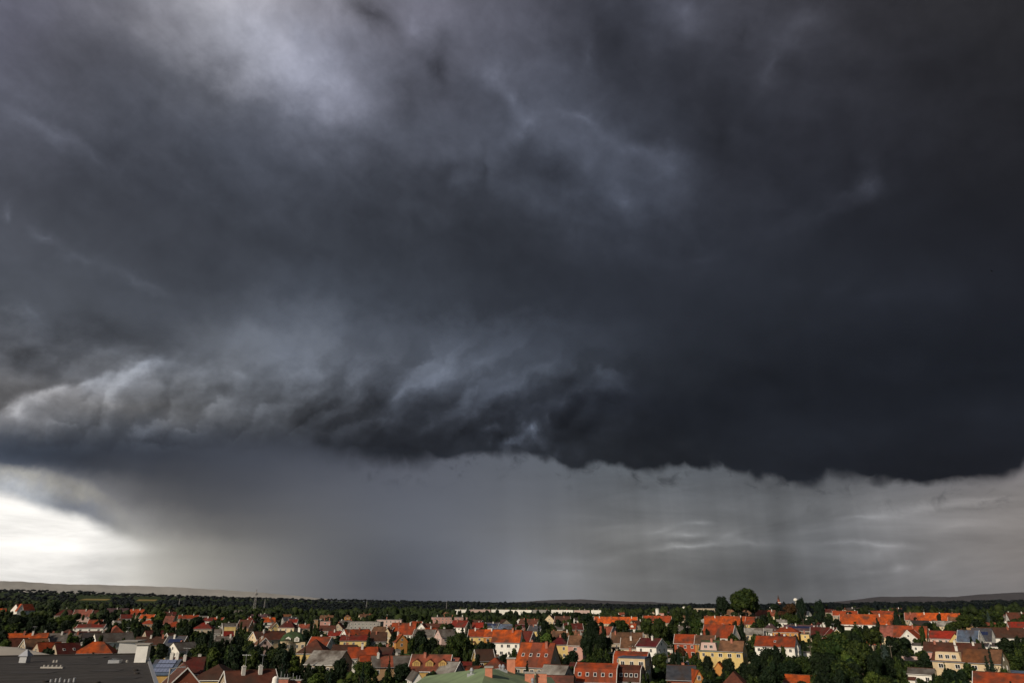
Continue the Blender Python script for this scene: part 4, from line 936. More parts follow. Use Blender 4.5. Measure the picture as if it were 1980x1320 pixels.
H('long red brown roof behind the yellow house', 1842, 1261, 98, 16, 'side', 'pink', 'redbrown', 8, 5, 10, short='the long red brown roof', chim=3, win=0)
H('large cream house with brown roof and pale mansard wing', 1866, 1279, 112, 22, 'side', 'cream', 'redbrown', 14, 7, 11, short='the large cream house', chim=1, roofs=[(.45,'redbrown'),(.37,'rust'),(.18,'tan')], win=4, rows=1)
mansard_front(THINGS[-1], .05, .45, 'cream', .72, 3)
H('small white garden house with a grey roof', 1780, 1303, 44, 9, 'side', 'white', 'grey', 10, 3, 6, chim=0, win=2, rows=1, name='garden_house', short='the white garden house')
H('long red tiled roof at the corner', 1940, 1326, 96, 20, 'side', 'beige', 'redorange', 6, 4, 10, chim=0, win=0, short='the long red corner roof')
H('pale blue flat roofed shed', 1958, 1304, 46, 3, 'shed', 'grey', 'blue', 8, 3, 8, chim=0, win=0, name='shed')
H('small white annexe with a dark blue roof', 1900, 1249, 18, 5, 'side', 'white', 'slate', 14, 3, 6, chim=0, win=0)
H('white annexe with a blue pent roof', 1928, 1249, 18, 5, 'side', 'white', 'slate', 14, 3, 6, chim=0, win=0)
H('white gable end between trees', 1594, 1208, 16, 8, 'front', 'white', 'darkred', -24, 3.5, 8, chim=0, win=0)
H('orange roof in the trees', 1689, 1246, 24, 8, 'side', 'beige', 'orange', 6, 3, 8, chim=1, win=0)
H('pale cottage with red roof', 1601, 1240, 24, 6, 'side', 'white', 'redorange', 20, 3, 7, chim=0, win=0)
# the long white housing blocks
for i, (x0, x1, y) in enumerate([(880,908,1177),(910,948,1178),(950,985,1178),(988,1028,1178.5),(1030,1062,1178.5),(1066,1108,1179),(1111,1140,1179.5),(1143,1162,1179)]):
    H('white block of flats', (x0+x1)/2, y, x1-x0, 1, 'flat', ['white','palepink','white','white','grey'][i%5], 'light', [8,-6,4,10,-4][i%5], 10.5, 12, chim=2, win=0, name='apartment_block', dist=1450+25*(i%3), short='the white flats' if i == 1 else None)
# street-side low walls and hedged plots need the near roofs below
N_KEY = len(THINGS)

# ------------------------------------------------------------------ filler houses between the ones above
def overlap_world(cx, cy, Rr, pad=1.5):
    for t in THINGS:
        if (t['cx']-cx)**2+(t['cy']-cy)**2 < (t['R']*.85+Rr+pad)**2: return True
    return False
def screen_area(b): return max(0, b[2]-b[0])*max(0, b[3]-b[1])
def inter(a, b): return max(0, min(a[2], b[2])-max(a[0], b[0]))*max(0, min(a[3], b[3])-max(a[1], b[1]))
KB = sorted(THINGS, key=lambda t: t['r'])
def hides(box, r, frac=.15):
    for t in KB:
        if t['r'] <= r: continue
        if inter(box, t['box']) > frac*max(screen_area(t['box']), 1): return True
    return False
FILL = [('redorange','cream'),('redorange','beige'),('redbrown','cream'),('rust','cream'),('brown','beige'),('brown','tan'),('tan','beige'),('grey','grey'),('darkred','beige'),('salmon','white'),('dark','white'),('slate','white')]
nf = 0; tries = 0
while nf < 44 and tries < 6000:
    tries += 1
    px = rng.uniform(-20, 2000); ye = 1180+rng.random()**1.6*75
    w = rng.uniform(15, 26)
    X, Y, r = ray_at_height(px, ye, 4.5)
    if r > 1350 or r < 250: continue
    s = px_per_m(X, Y, T(X, Y)+4.5)
    if w/s > 18: w = 15*s
    if w/s < 7: w = 9*s
    if overlap_world(X+4*X/r, Y+4*Y/r, max(w/s/2, 5)*.9): continue
    box = (px-w/2, ye-4*s, px+w/2, ye+4.5*s)
    if hides(box, r, .10): continue
    rc, wc = rng.choice(FILL)
    adj = {'orange':'bright orange','redorange':'red orange','red':'deep red','redbrown':'red brown','brown':'dark brown','tan':'tan','grey':'dull grey','darkred':'dark red','salmon':'salmon','bright':'crimson','slate':'slate grey','dark':'black','rust':'rusty brown'}[rc]
    kd = rng.choice(['side','side','side','hip','front'])
    kn = {'side':'house','hip':'hip roofed house','front':'gable fronted house'}[kd]
    H(f'{adj} roofed {kn}' if kd == 'side' else f'{adj} {kn}', px, ye, w, rng.uniform(2.4, 4)*s, kd, wc, rc, rng.uniform(-35, 35), 4.5, rng.uniform(7, 10), chim=rng.choice([0, 1, 1]))
    THINGS[-1]['fill'] = True
    nf += 1
print('filler houses', nf, tries)
# ------------------------------------------------------------------ special buildings and near roofs
def reg(root, desc, px, py, r, box, cat, short=None, R_=5, cx=None, cy=None):
    root['category'] = cat
    THINGS.append(dict(root=root, desc=desc, px=px, py=py, r=r, w=2*R_, d=2*R_, kind=cat, short=short, box=box, cx=cx, cy=cy, R=R_, s=px_per_m(cx, cy, T(cx, cy)+5), fixed=True))
def at_dist(px, dist):
    d = pix_dir(px, 1180); hx = math.hypot(d[0], d[1]); return d[0]/hx*dist, d[1]/hx*dist
def z_at(px, py, dist):
    d = pix_dir(px, py); return CAM_Z+d[2]/math.hypot(d[0], d[1])*dist

# green domed villa
X, Y, r = ray_at_height(566, 1241, 6); g = T(X, Y); rz = -math.atan2(X, Y)
root = empty('villa', (X, Y, g), rz); s = px_per_m(X, Y, g+6)
Wd = 50/s; n = 16
m = MB(); prof = [(1.0, 0), (.97, .45), (.86, 1.5), (.66, 2.7), (.42, 3.5), (.2, 3.9), (0.01, 4.05)]; k = 18/s/4.05
vs = []; fs = []
for (q, z) in prof:
    for i in range(n):
        a = 2*math.pi*i/n; sx = math.copysign(abs(math.cos(a))**.7, math.cos(a)); sy = math.copysign(abs(math.sin(a))**.7, math.sin(a))
        vs.append((sx*Wd/2*(q*.75+.25 if z < 4 else q), sy*6*q+6, 6+z*k))
for j in range(len(prof)-1):
    for i in range(n): fs.append((j*n+i, j*n+(i+1) % n, (j+1)*n+(i+1) % n, (j+1)*n+i))
m.add(vs, fs); m.build('roof', RM('green'), root)
MB().box(-Wd/2+.4, Wd/2-.4, .6, 11.4, -1.5, 6.02).build('wall', WM('cream'), root)
tw = MB(); tw.cyl(-Wd/2+3.2, 1.2, -1.5, 6.2, 3.0, n=20); tw.cyl(-Wd/2+3.2, 1.2, 6.2, 6.45, 3.25, n=20); tw.build('round_tower', WM('cream'), root)
MB().cyl(-Wd/2+3.2, 1.2, 6.46, 8.0, 3.2, .05, n=20).build('tower_roof', RM('green'), root)
for i in range(6):
    a = R(-160+i*28)
    for z in (4.4, 1.9): window(root, -Wd/2+3.2+3.01*math.cos(a), 1.2+3.01*math.sin(a), z, a+math.pi/2, .9, 1.5)
for dx in (-Wd*.18, Wd*.14):
    dn = MB().ext([(dx-1.1, 6.3), (dx-1.1, 7.7), (dx, 8.4), (dx+1.1, 7.7), (dx+1.1, 6.3)], .1, 4, 'y').build('dormer', WM('white'), root)
    put('window', WFM['b'], dn, (dx, .09, 7.2), 0, (1.0, 1.6, .9))
for i in range(3): window(root, 2+i*2.6, .59, 4.2, 0, 1.2, 1.5)
reg(root, 'cream villa with round corner tower and domed green roof', 566, 1235, r, (540, 1221, 592, 1262), 'villa', 'the green domed villa', 8, X+6*X/r, Y+6*Y/r)

# dark flat roofed apartment building close by on the left: corners of its roof
ROOF_Z = 18.6
def on_plane(px, py, z):
    d = pix_dir(px, py); t = (z-CAM_Z)/d[2]; return d[0]*t, d[1]*t
def poly_prism(name, pts, z0, z1, mat, parent=None):
    n = len(pts); vs = [(x, y, z0) for x, y in pts]+[(x, y, z1) for x, y in pts]
    return MB().add(vs, [tuple(range(n))[::-1], tuple(range(n, 2*n))]+[(i, (i+1) % n, n+(i+1) % n, n+i) for i in range(n)]).build(name, mat, parent)
BIT = new_mat('bitumen_roof', lambda nt, b: (b.inputs['Roughness'].__setattr__('default_value', .95), varied(nt, b, (.022, .0175, .0145), .45, .35, 0, dirt=((.045, .038, .033), .8, .5))))
BIT2 = new_mat('bitumen_patch', lambda nt, b: (b.inputs['Roughness'].__setattr__('default_value', .8), varied(nt, b, (.030, .026, .023), .3, .6, 0)))
root = empty('flat_roofed_building', (0, 0, 0))
A = on_plane(-60, 1270, ROOF_Z); B_ = on_plane(283, 1264, ROOF_Z); C_ = on_plane(310, 1345, ROOF_Z); D_ = on_plane(-140, 1360, ROOF_Z)
cor = [A, B_, C_, D_]; cc = np.mean(np.array(cor), 0)
poly_prism('wall', [tuple(cc+(np.array(p)-cc)*.985) for p in cor], -1, ROOF_Z-.25, WM('beige'), root)
poly_prism('roof', cor, ROOF_Z-.25, ROOF_Z, BIT, root)
def edge_bar(a, b, z, w, h, name, mat, parent):
    a = np.array(a); b = np.array(b); d = (b-a)/np.linalg.norm(b-a); nn = np.array([-d[1], d[0]])*w/2
    return poly_prism(name, [tuple(a+nn), tuple(b+nn), tuple(b-nn), tuple(a-nn)], z, z+h, mat, parent)
edge_bar(B_, C_, ROOF_Z+.005, .25, .10, 'metal_edge', METAL, root)
edge_bar(A, B_, ROOF_Z+.005, .35, .12, 'metal_edge', BIT, root)
WHITEP = plain_mat('white_render', (.80, .78, .73), .9, 0, .10, 1.2)
sN = 1320/(cc[1]*.93)
def onroof(px, py): return on_plane(px, py, ROOF_Z)
def rbox(name, px, py, w, dpt, h, mat, parent, rz=0, z=ROOF_Z):
    x, y = on_plane(px, py, z); o = MB().box(-w/2, w/2, -dpt/2, dpt/2, -.05, h).build(name, mat, parent); o.location = (x, y, z); o.rotation_euler = (0, 0, rz); return o
# white wall block and tall stack
x1, y1 = onroof(227, 1263.5); x2, y2 = onroof(262, 1262.5); hw = 1.15
poly_prism('stair_head', [(x1, y1), (x2, y2), (x2-.3, y2+2.2), (x1-.3, y1+2.2)], ROOF_Z, ROOF_Z+hw, WHITEP, root)
poly_prism('stair_head_cap', [(x1-.2, y1-.2), (x2+.1, y2-.2), (x2-.2, y2+2.4), (x1-.5, y1+2.4)], ROOF_Z+hw+.005, ROOF_Z+hw+.13, CONC, root)
stx, sty = onroof(273, 1279)
stk = MB(); stk.box(-.50, .50, -.6, .6, -.1, 1.50); o = stk.build('chimney', WHITEP, root); o.location = (stx, sty, ROOF_Z); o.rotation_euler = (0, 0, .25)
o2 = MB().box(-.64, .64, -.74, .74, 1.505, 1.62).build('cap', CONC, o)
# hatch, vent hood, pipes
rbox('roof_hatch', 222, 1281, .95, .8, .28, METAL, root, .15); rbox('hatch_glass', 222, 1281, .7, .55, .34, GLASS, root, .15)
x, y = onroof(47, 1280); v = MB(); v.box(-.32, .32, -.32, .32, -.05, .55); v.add([(-.45,-.45,.56),(.45,-.45,.56),(.45,.45,.56),(-.45,.45,.56),(0,0,1.15)], [(0,3,2,1),(0,1,4),(1,2,4),(2,3,4),(3,0,4)]); o = v.build('vent_hood', METAL, root); o.location = (x, y, ROOF_Z)
x, y = onroof(101, 1291); v = MB()
for i in range(5): v.cyl(-.7+.35*i, 0, .12, .26, .08, n=10)
v.box(-.95, .95, -.14, .14, -.05, .12); o = v.build('pipe_row', CONC, root); o.location = (x, y, ROOF_Z)
for px, py in ((104, 1280), (110, 1280), (245, 1280)):
    x, y = onroof(px, py); o = MB().cyl(0, 0, -.05, .22, .12, .09, n=10).build('vent_pipe', CONC, root); o.location = (x, y, ROOF_Z)
x, y = onroof(120, 1318); v = MB()
for i in range(6): v.cyl(-.8+.32*i, .05*(i % 2), -.05, .18+.05*(i % 3), .08, n=10)
o = v.build('pipe_row', METAL, root); o.location = (x, y, ROOF_Z)
for px, py in ((88, 1318), (188, 1320), (264, 1302), (262, 1296)):
    x, y = onroof(px, py); o = MB().cyl(0, 0, -.05, .12, .22, .2, n=12).build('roof_drain', BIT, root); o.location = (x, y, ROOF_Z)
for px in (162, 192):
    x, y = onroof(px, 1270); o = MB().box(-.7, .7, -.5, .5, .004, .05).build('dark_skylight', BIT2, root); o.location = (x, y, ROOF_Z)
reg(root, 'close dark flat bitumen roof with white stair head and vents', 150, 1290, 65, (-60, 1262, 305, 1330), 'building', 'the dark flat roof', 22, float(cc[0]), float(cc[1]))

# torch-on seams, patches and puddle stains on the flat roof
BIT3 = new_mat('bitumen_worn', lambda nt, b: (b.inputs['Roughness'].__setattr__('default_value', .95), varied(nt, b, (.040, .034, .029), .3, .6, 0)))
Av, Bv, Cv, Dv = [np.array(p) for p in cor]
for i in range(1, 16):
    t_ = i/16; a_ = Dv*(1-t_)+Av*t_; b_ = Cv*(1-t_)+Bv*t_
    edge_bar(a_+(b_-a_)*.005, b_-(b_-a_)*.012, ROOF_Z+.004, .10, .012, 'seam', BIT3 if i % 3 else BIT2, root)
for px, py, w_, d_ in ((60, 1300, 3.2, 1.6), (205, 1296, 2.2, 1.4), (140, 1283, 4.5, 1.1), (245, 1310, 1.6, 1.2), (25, 1283, 2.6, .9)):
    x, y = onroof(px, py); o = MB().box(-w_/2, w_/2, -d_/2, d_/2, .018, .026).build('patch', BIT2, root); o.location = (x, y, ROOF_Z); o.rotation_euler = (0, 0, .1)
for px, pt in ((232, 1233), (268, 1226)):
    x, y = onroof(px, 1264); hh = (1264-pt)/px_per_m(x, y, ROOF_Z)
    a_ = MB().cyl(0, 0, -.02, hh*.8, .02, n=6); a_.bar((-.5, 0, hh*.78), (.5, 0, hh*.78), .015)
    for q in range(5): a_.bar((-.4+.2*q, -.2, hh*.78), (-.4+.2*q, .2, hh*.78), .01)
# pale ridged roof behind it on the far left
root = empty('pale_metal_roofed_hall', (0, 0, 0)); z = 16.2
P0 = on_plane(-70, 1274, z); P1 = on_plane(112, 1268, z); q1 = on_plane(38, 1251, z); q0 = on_plane(-60, 1245, z)
r0 = ((P0[0]+q0[0])/2, (P0[1]+q0[1])/2); r1 = ((P1[0]*.6+q1[0]*.4)-4, (P1[1]*.6+q1[1]*.4))
b0, b1 = q0, q1
MB().add([(P0[0], P0[1], z), (P1[0], P1[1], z), (b1[0], b1[1], z), (b0[0], b0[1], z), (r0[0], r0[1], z+.5), (r1[0], r1[1], z+.5)], [(0, 1, 5, 4), (1, 2, 5), (2, 3, 4, 5), (3, 0, 4), (0, 3, 2, 1)]).build('roof', plain_mat('pale_sheet_roof', (.40, .36, .30), .7, 0, .1, .2), root)
poly_prism('wall', [P0, P1, b1, b0], -1, z-.02, WM('beige'), root)
reg(root, 'pale beige low pitched sheet roof beyond the dark flat roof', 50, 1257, 110, (-60, 1246, 112, 1268), 'building', None, 20, (P0[0]+b1[0])/2, (P0[1]+b1[1])/2)

# green sheet roof at the bottom centre
root = empty('green_roofed_building', (0, 0, 0)); zr = 18.2
pk = on_plane(942, 1290, zr); ln = (pk[0], pk[1])
e = []
zl = zr-2.6
pkb = (pk[0]+.5, pk[1]+8)
L_ = on_plane(800, 1333, zl); Rr_ = on_plane(1072, 1336, zl)
L2 = (L_[0]-.5, L_[1]+14); R2 = (Rr_[0]+.5, Rr_[1]+14); Fl = (L_[0]-1, L_[1]-14); Fr = (Rr_[0]+1, Rr_[1]-14)
pkf = (pk[0]-.2, pk[1]-12)
GS = new_mat('green_sheet_roof', lambda nt, b: (b.inputs['Roughness'].__setattr__('default_value', .65), varied(nt, b, (.20, .27, .135), .16, .5, 0, dirt=((.12, .15, .09), .6, .5))))
m = MB().add([(*Fl, zl), (*Fr, zl), (*R2, zl), (*L2, zl), (*pkf, zr-.6), (pk[0]+.01, pk[1], zr)], [(0, 3, 2, 1), (0, 1, 4), (1, 2, 5, 4), (2, 3, 5), (3, 0, 4, 5)])
m.build('roof', GS, root)
# standing seams down each slope
ins = [tuple(np.array([(Fl[0]+R2[0])/2, (Fl[1]+R2[1])/2])+(np.array(p)-np.array([(Fl[0]+R2[0])/2, (Fl[1]+R2[1])/2]))*.96) for p in (Fl, Fr, R2, L2)]
poly_prism('wall', ins, -1, zl-.02, WM('cream'), root)
def roof_z(x, y):
    """height of the green roof surface near its ridge (right/left slope by barycentric search)"""
    V = [(*Fl, zl), (*Fr, zl), (*R2, zl), (*L2, zl), (*pkf, zr-.6), (pk[0]+.01, pk[1], zr)]
    best = zl
    for tri in ((1, 2, 5), (1, 5, 4), (3, 0, 4), (3, 4, 5), (2, 3, 5), (0, 1, 4)):
        a, b, c = [np.array(V[i]) for i in tri]
        den = (b[1]-c[1])*(a[0]-c[0])+(c[0]-b[0])*(a[1]-c[1])
        if abs(den) < 1e-6: continue
        u = ((b[1]-c[1])*(x-c[0])+(c[0]-b[0])*(y-c[1]))/den; v = ((c[1]-a[1])*(x-c[0])+(a[0]-c[0])*(y-c[1]))/den; w = 1-u-v
        if min(u, v, w) > -1e-3: best = max(best, u*a[2]+v*b[2]+w*c[2])
    return best
def roof_hit(px, py):
    d = pix_dir(px, py)
    t = 40.0
    while t < 220:
        x, y, zz = d[0]*t, d[1]*t, CAM_Z+d[2]*t
        if zz <= roof_z(x, y): return x, y, roof_z(x, y)
        t += .1
    return x, y, zz
SALM = new_mat('salmon_chimney', lambda nt, b: (b.inputs['Roughness'].__setattr__('default_value', .9), varied(nt, b, (.52, .20, .12), .18, 2.5, .06)))
for px, pb, pt, w in ((945, 1306, 1291, 14), (988, 1298, 1275, 16), (1024, 1318, 1302, 18), (1047, 1326, 1303, 20)):
    x, y, zz = roof_hit(px, pb); s_ = px_per_m(x, y, zz); hgt = (pb-pt)/s_
    c = MB().box(-w/s_/2, w/s_/2, -.4, .4, -.8, hgt).build('chimney', SALM, root); c.location = (x, y, zz)
    MB().box(-w/s_/2-.08, w/s_/2+.08, -.48, .48, hgt+.004, hgt+.1).build('cap', CONC, c)
for px, py, k in ((912, 1304, 1.0), (973, 1297, 1.0), (1030, 1322, .9), (967, 1294, .8)):
    x, y, zz = roof_hit(px, py); v = MB().cyl(0, 0, -.3, .35*k, .16*k, n=10); v.cyl(0, 0, .36*k, .62*k, .24*k, .10*k, n=10); v.box(-.42*k, .42*k, -.2, .2, -.3, .12); o = v.build('vent_cowl', METAL, root); o.location = (x, y, zz)
reg(root, 'close hipped green sheet metal roof with salmon chimneys', 940, 1305, 90, (830, 1289, 1060, 1330), 'building', 'the green sheet roof', 16, pk[0], pk[1])

# tall lamp post low left
x, y = at_dist(348, 120); zt = z_at(347, 1291, 120); g = T(x, y)
root = empty('street_lamp', (x, y, g), -math.atan2(x, y))
MB().cyl(0, 0, -.2, zt-g, .17, .10, n=10).build('pole', CONC, root)
m = MB().bar((0, 0, zt-g-.05), (1.5, 0, zt-g+.15), .06); m.build('arm', CONC, root)
MB().box(1.3, 2.0, -.15, .15, zt-g+.08, zt-g+.24).build('lamp_head', METAL, root)
reg(root, 'concrete street lamp post rising before the red brown gable', 347, 1300, 120, (343, 1290, 356, 1320), 'street lamp', None, .5, x, y); THINGS[-1]['nolabelrel'] = True
# white rounded tank or dome cap beside the wide red brown roof
x, y = at_dist(548, 105); zt = z_at(548, 1306, 105); g = T(x, y); root = empty('ventilation_stack', (x, y, g))
m = MB(); m.cyl(0, 0, -.5, zt-g-.8, .42, n=14); m.cyl(0, 0, zt-g-.8, zt-g-.2, .42, .38, n=14); m.cyl(0, 0, zt-g-.2, zt-g, .38, .14, n=14); m.build('shaft', WHITEP, root)
MB().cyl(0, 0, zt-g-3.0, zt-g-2.9, .5, n=14).build('collar', METAL, root)
reg(root, 'round topped white ventilation stack by the wide red brown roof', 548, 1312, 105, (540, 1304, 556, 1320), 'ventilation stack', None, .6, x, y); THINGS[-1]['nolabelrel'] = True
for i, (px, pt) in enumerate(((563, 1311), (586, 1314))):
    x, y = at_dist(px, 108+i); zt = z_at(px, pt, 108+i); g = T(x, y); root = empty('chimney_stack', (x, y, g))
    MB().box(-.8, .8, -.45, .45, -.5, zt-g).build('stack', BRICK, root); MB().box(-.92, .92, -.55, .55, zt-g+.003, zt-g+.12).build('cap', CONC, root)
    for k in (-.4, .1, .5): MB().bar((k, 0, zt-g+.1), (k, 0, zt-g+.6+.3*(k < 0)), .04).build('flue', METAL, root)
    reg(root, ['left one of two red brick chimney stacks by the white vent stack', 'right one of two red brick chimney stacks by the white vent stack'][i], px, 1316, 108, (px-8, pt, px+8, 1320), 'chimney', None, 1, x, y); THINGS[-1]['nolabelrel'] = True

# blue solar roof right of the dark roof
X, Y, r = ray_at_height(308, 1302, 7); g = T(X, Y); rz = -math.atan2(X, Y)-.35; root = empty('solar_roofed_house', (X, Y, g), rz); s = px_per_m(X, Y, g+7)
W_ = 46/s
MB().ext([(0, -1), (0, 7), (5, 7+21/s), (10, 7), (10, -1)], -W_/2, W_/2).build('wall', WM('ochre'), root)
MB().ext([(-.4, 6.8), (5, 7.2+21/s), (10.4, 6.8), (10.4, 6.6), (5, 7+21/s), (-.4, 6.6)], -W_/2-.3, W_/2+.3).build('roof', RM('blue'), root)
sl = math.atan2(21/s+.3, 5.2)
PANW = plain_mat('pale_panel', (.17, .20, .30), .3, 0, .1, 2)
for i in range(5):
    for j in range(3):
        o = MB().box(-.5, .5, -.7, .7, 0, .05).build('solar_panel', PANW, root); yy = .8+1.5*j
        o.location = (-W_/2+1+(i+.5)*(W_-1.5)/5.2, yy, 7.0+yy*math.tan(sl)+.22); o.rotation_euler = (sl, 0, 0); o.scale = ((W_-1.5)/5.6, 1, 1)
for i in range(2): put('chimney', CHM['r'], root, (W_*.1+i*1.4, 5, 7+21/s+.5), 0, (1.1, 1.1, 1))
reg(root, 'house with pale blue striped solar roof beside the dark flat roof', 308, 1290, r, (284, 1275, 331, 1320), 'house', 'the striped solar roof', 7, X, Y)

# lattice mast with red and white top
def mast(px, ptop, dist, w, label, short=None, white=False, dish=True):
    x, y = at_dist(px, dist); g = T(x, y); zt = z_at(px, ptop, dist); root = empty('radio_mast', (x, y, g)); h = zt-g; n = 14
    m = MB(); m2 = MB()
    for i in range(n):
        z0, z1 = h*i/n, h*(i+1)/n; w0, w1 = w*(1-.8*i/n), w*(1-.8*(i+1)/n)
        mm = m if (i % 2 or not white) else m2
        c0 = [(-w0, -w0), (w0, -w0), (w0, w0), (-w0, w0)]; c1 = [(-w1, -w1), (w1, -w1), (w1, w1), (-w1, w1)]
        for k in range(4):
            mm.bar((*c0[k], z0), (*c1[k], z1), .15, 4); mm.bar((*c0[k], z0), (*c1[(k+1) % 4], z1), .09, 4); mm.bar((*c1[k], z1), (*c1[(k+1) % 4], z1), .09, 4)
    m.build('lattice', plain_mat('mast_grey', (.22, .21, .21), .6), root)
    if white: m2.build('lattice_white', plain_mat('mast_white', (.30, .29, .28), .6), root)
    MB().cyl(0, 0, h, h+.12*h, .15, .08, n=6).build('antenna', METAL, root)
    if dish: MB().cyl(0, 0, h*.80, h*.86, 2.2, n=12).build('antenna_platform', plain_mat('mast_grey', (.22, .21, .21)), root)
    root['label'] = label; reg(root, label, px, ptop, dist, (px-4, ptop, px+4, 1175), 'mast', short, 2, x, y); THINGS[-1]['nolabelrel'] = True
mast(491, 1139, 1150, 2.0, 'tall lattice radio mast rising above the woods', 'the tall radio mast', True)
mast(510, 1158, 1400, 1.4, 'thinner second mast just beyond the tall radio mast', None, False, False)
mast(708, 1161, 1800, 1.6, 'faint lattice pylon in the woods above the violet flats', None, False, False)
mast(863, 1160, 1700, 1.4, 'faint lattice pylon in the woods above the salmon flats', None, False, False)
mast(344, 1157, 1900, 1.4, 'faint lattice pylon in the woods above the red hip roofs', None, False, False)
# church spire with red brick and the water tower
x, y = at_dist(1508, 1600); g = T(x, y); zt = z_at(1508, 1149, 1600); root = empty('church_tower', (x, y, g)); h = zt-g
MB().box(-2.8, 2.8, -2.8, 2.8, -1, h*.52).build('wall', WM('brick'), root)
MB().box(-3, 3, -3, 3, h*.521, h*.56).build('cornice', WM('white'), root)
MB().cyl(0, 0, h*.561, h*.72, 2.5, 2.1, n=8).build('belfry', WM('brick'), root)
MB().cyl(0, 0, h*.721, h, 2.3, .1, n=8).build('spire', RM('redbrown'), root)
reg(root, 'slender red brick church tower on the skyline', 1508, 1160, 1600, (1502, 1149, 1514, 1168), 'church tower', 'the church tower', 5, x, y); THINGS[-1]['nolabelrel'] = True
def ball(m, cz, r, n=16, k=10):
    vs = [(r*math.sin(math.pi*j/k)*math.cos(2*math.pi*i/n), r*math.sin(math.pi*j/k)*math.sin(2*math.pi*i/n), cz+r*.8*math.cos(math.pi*j/k)) for j in range(k+1) for i in range(n)]
    m.add(vs, [(j*n+i, j*n+(i+1) % n, (j+1)*n+(i+1) % n, (j+1)*n+i) for j in range(k) for i in range(n)]); return m
x, y = at_dist(1541, 1700); g = T(x, y); zc = z_at(1541, 1159, 1700); root = empty('water_tower', (x, y, g))
MB().cyl(0, 0, -1, zc-g-3, 1.6, 1.3, n=12).build('shaft', CONC, root); ball(MB(), zc-g, 4.4).build('tank', WM('white'), root)
reg(root, 'white ball shaped water tower on the skyline', 1541, 1160, 1700, (1537, 1155, 1545, 1170), 'water tower', None, 4, x, y); THINGS[-1]['nolabelrel'] = True
def silo(px, pt, pb, w, dist, label):
    x, y = at_dist(px, dist); g = T(x, y); zt = z_at(px, pt, dist); root = empty('silo', (x, y, g)); s = px_per_m(x, y, zt)
    MB().cyl(0, 0, -1, zt-g, w/s/2, n=16).build('shaft', WM('white'), root); MB().cyl(0, 0, zt-g+.01, zt-g+1.0, w/s/2+.3, w/s/3, n=16).build('cap', CONC, root)
    reg(root, label, px, pt, dist, (px-w/2, pt, px+w/2, pb), 'silo', None, 3, x, y); THINGS[-1]['nolabelrel'] = True
silo(1271, 1177, 1192, 7, 900, 'tall slim white silo beside the salmon brick tower block')
silo(1323, 1173, 1180, 6, 1100, 'short white round tank left of the far beige factory')
# bird high on the right
x, y = at_dist(1918, 160); d = pix_dir(1918, 524); hx = math.hypot(d[0], d[1]); x, y = d[0]/hx*160, d[1]/hx*160; z = CAM_Z+d[2]/hx*160
root = empty('bird', (x, y, z), .6)
b = MB(); k = 8
for j, (yy, rr) in enumerate(((-.24, .01), (-.12, .05), (0, .07), (.12, .045), (.2, .035), (.26, .01))):
    b.v += [(rr*math.cos(2*math.pi*i/k), yy, rr*.8*math.sin(2*math.pi*i/k)) for i in range(k)]
for j in range(5): b.f += [(j*k+i, j*k+(i+1) % k, (j+1)*k+(i+1) % k, (j+1)*k+i) for i in range(k)]
FEA = plain_mat('dark_feathers', (.02, .02, .022), .9); b.build('body', FEA, root)
for sgn in (-1, 1): MB().add([(sgn*.04, .1, .02), (sgn*.04, -.08, .02), (sgn*.32, -.06, .12), (sgn*.30, .12, .12), (sgn*.58, -.04, .04), (sgn*.04, .1, .0), (sgn*.04, -.08, 0), (sgn*.32, -.06, .1), (sgn*.30, .12, .1), (sgn*.58, -.04, .03)], [(0, 1, 2, 3), (3, 2, 4), (5, 8, 7, 6), (8, 9, 7), (0, 3, 8, 5), (3, 4, 9, 8), (1, 6, 7, 2), (2, 7, 9, 4)]).build('wing', FEA, root)
reg(root, 'small dark bird flying high under the storm cloud', 1918, 524, 160, (1915, 521, 1921, 527), 'bird', None, .5, x, y); THINGS[-1]['nolabelrel'] = True
# parked cars on the road between the houses
def car(px, py, col, label, rz=0.0):
    x, y, r = ray_at_height(px, py, 0); root = empty('parked_car', (x, y, T(x, y)+.13), rz)
    pm = plain_mat('car_paint_'+label.split()[1], col, .3, 0, .02, 1, .5)
    MB().ext([(-2.1, .35), (-2.15, .75), (-1.9, .9), (-1.1, .98), (-.5, 1.42), (1.1, 1.42), (1.75, .98), (2.1, .9), (2.15, .4)], -.85, .85).build('body', pm, root)
    MB().ext([(-1.0, 1.0), (-.48, 1.38), (1.05, 1.38), (1.6, 1.0)], -.86, .86).build('window_glass', GLASS, root)
    for a in (-1.3, 1.3):
        for b_ in (-.8, .8):
            m = MB().bar((b_-.1, a, .32), (b_+.1, a, .32), .32, 10); w_ = m.build('wheel', FEA, root)
    reg(root, label, px, py, r, (px-3, py-3, px+3, py), 'car', None, 2, x, y); THINGS[-1]['nolabelrel'] = True
car(491, 1232, (.5, .5, .5), 'parked silver car halfway up the road between houses', .1)
car(496, 1226, (.03, .03, .035), 'parked black car behind the silver car on the road', .1)
car(487, 1241, (.6, .58, .55), 'parked white car nearest on the road between houses', .1)
car(1306, 1285, (.12, .02, .02), 'parked maroon car on the grey road behind slate roof', 1.5)
car(1332, 1287, (.02, .04, .12), 'parked blue car on the grey road behind slate roof', 1.5)
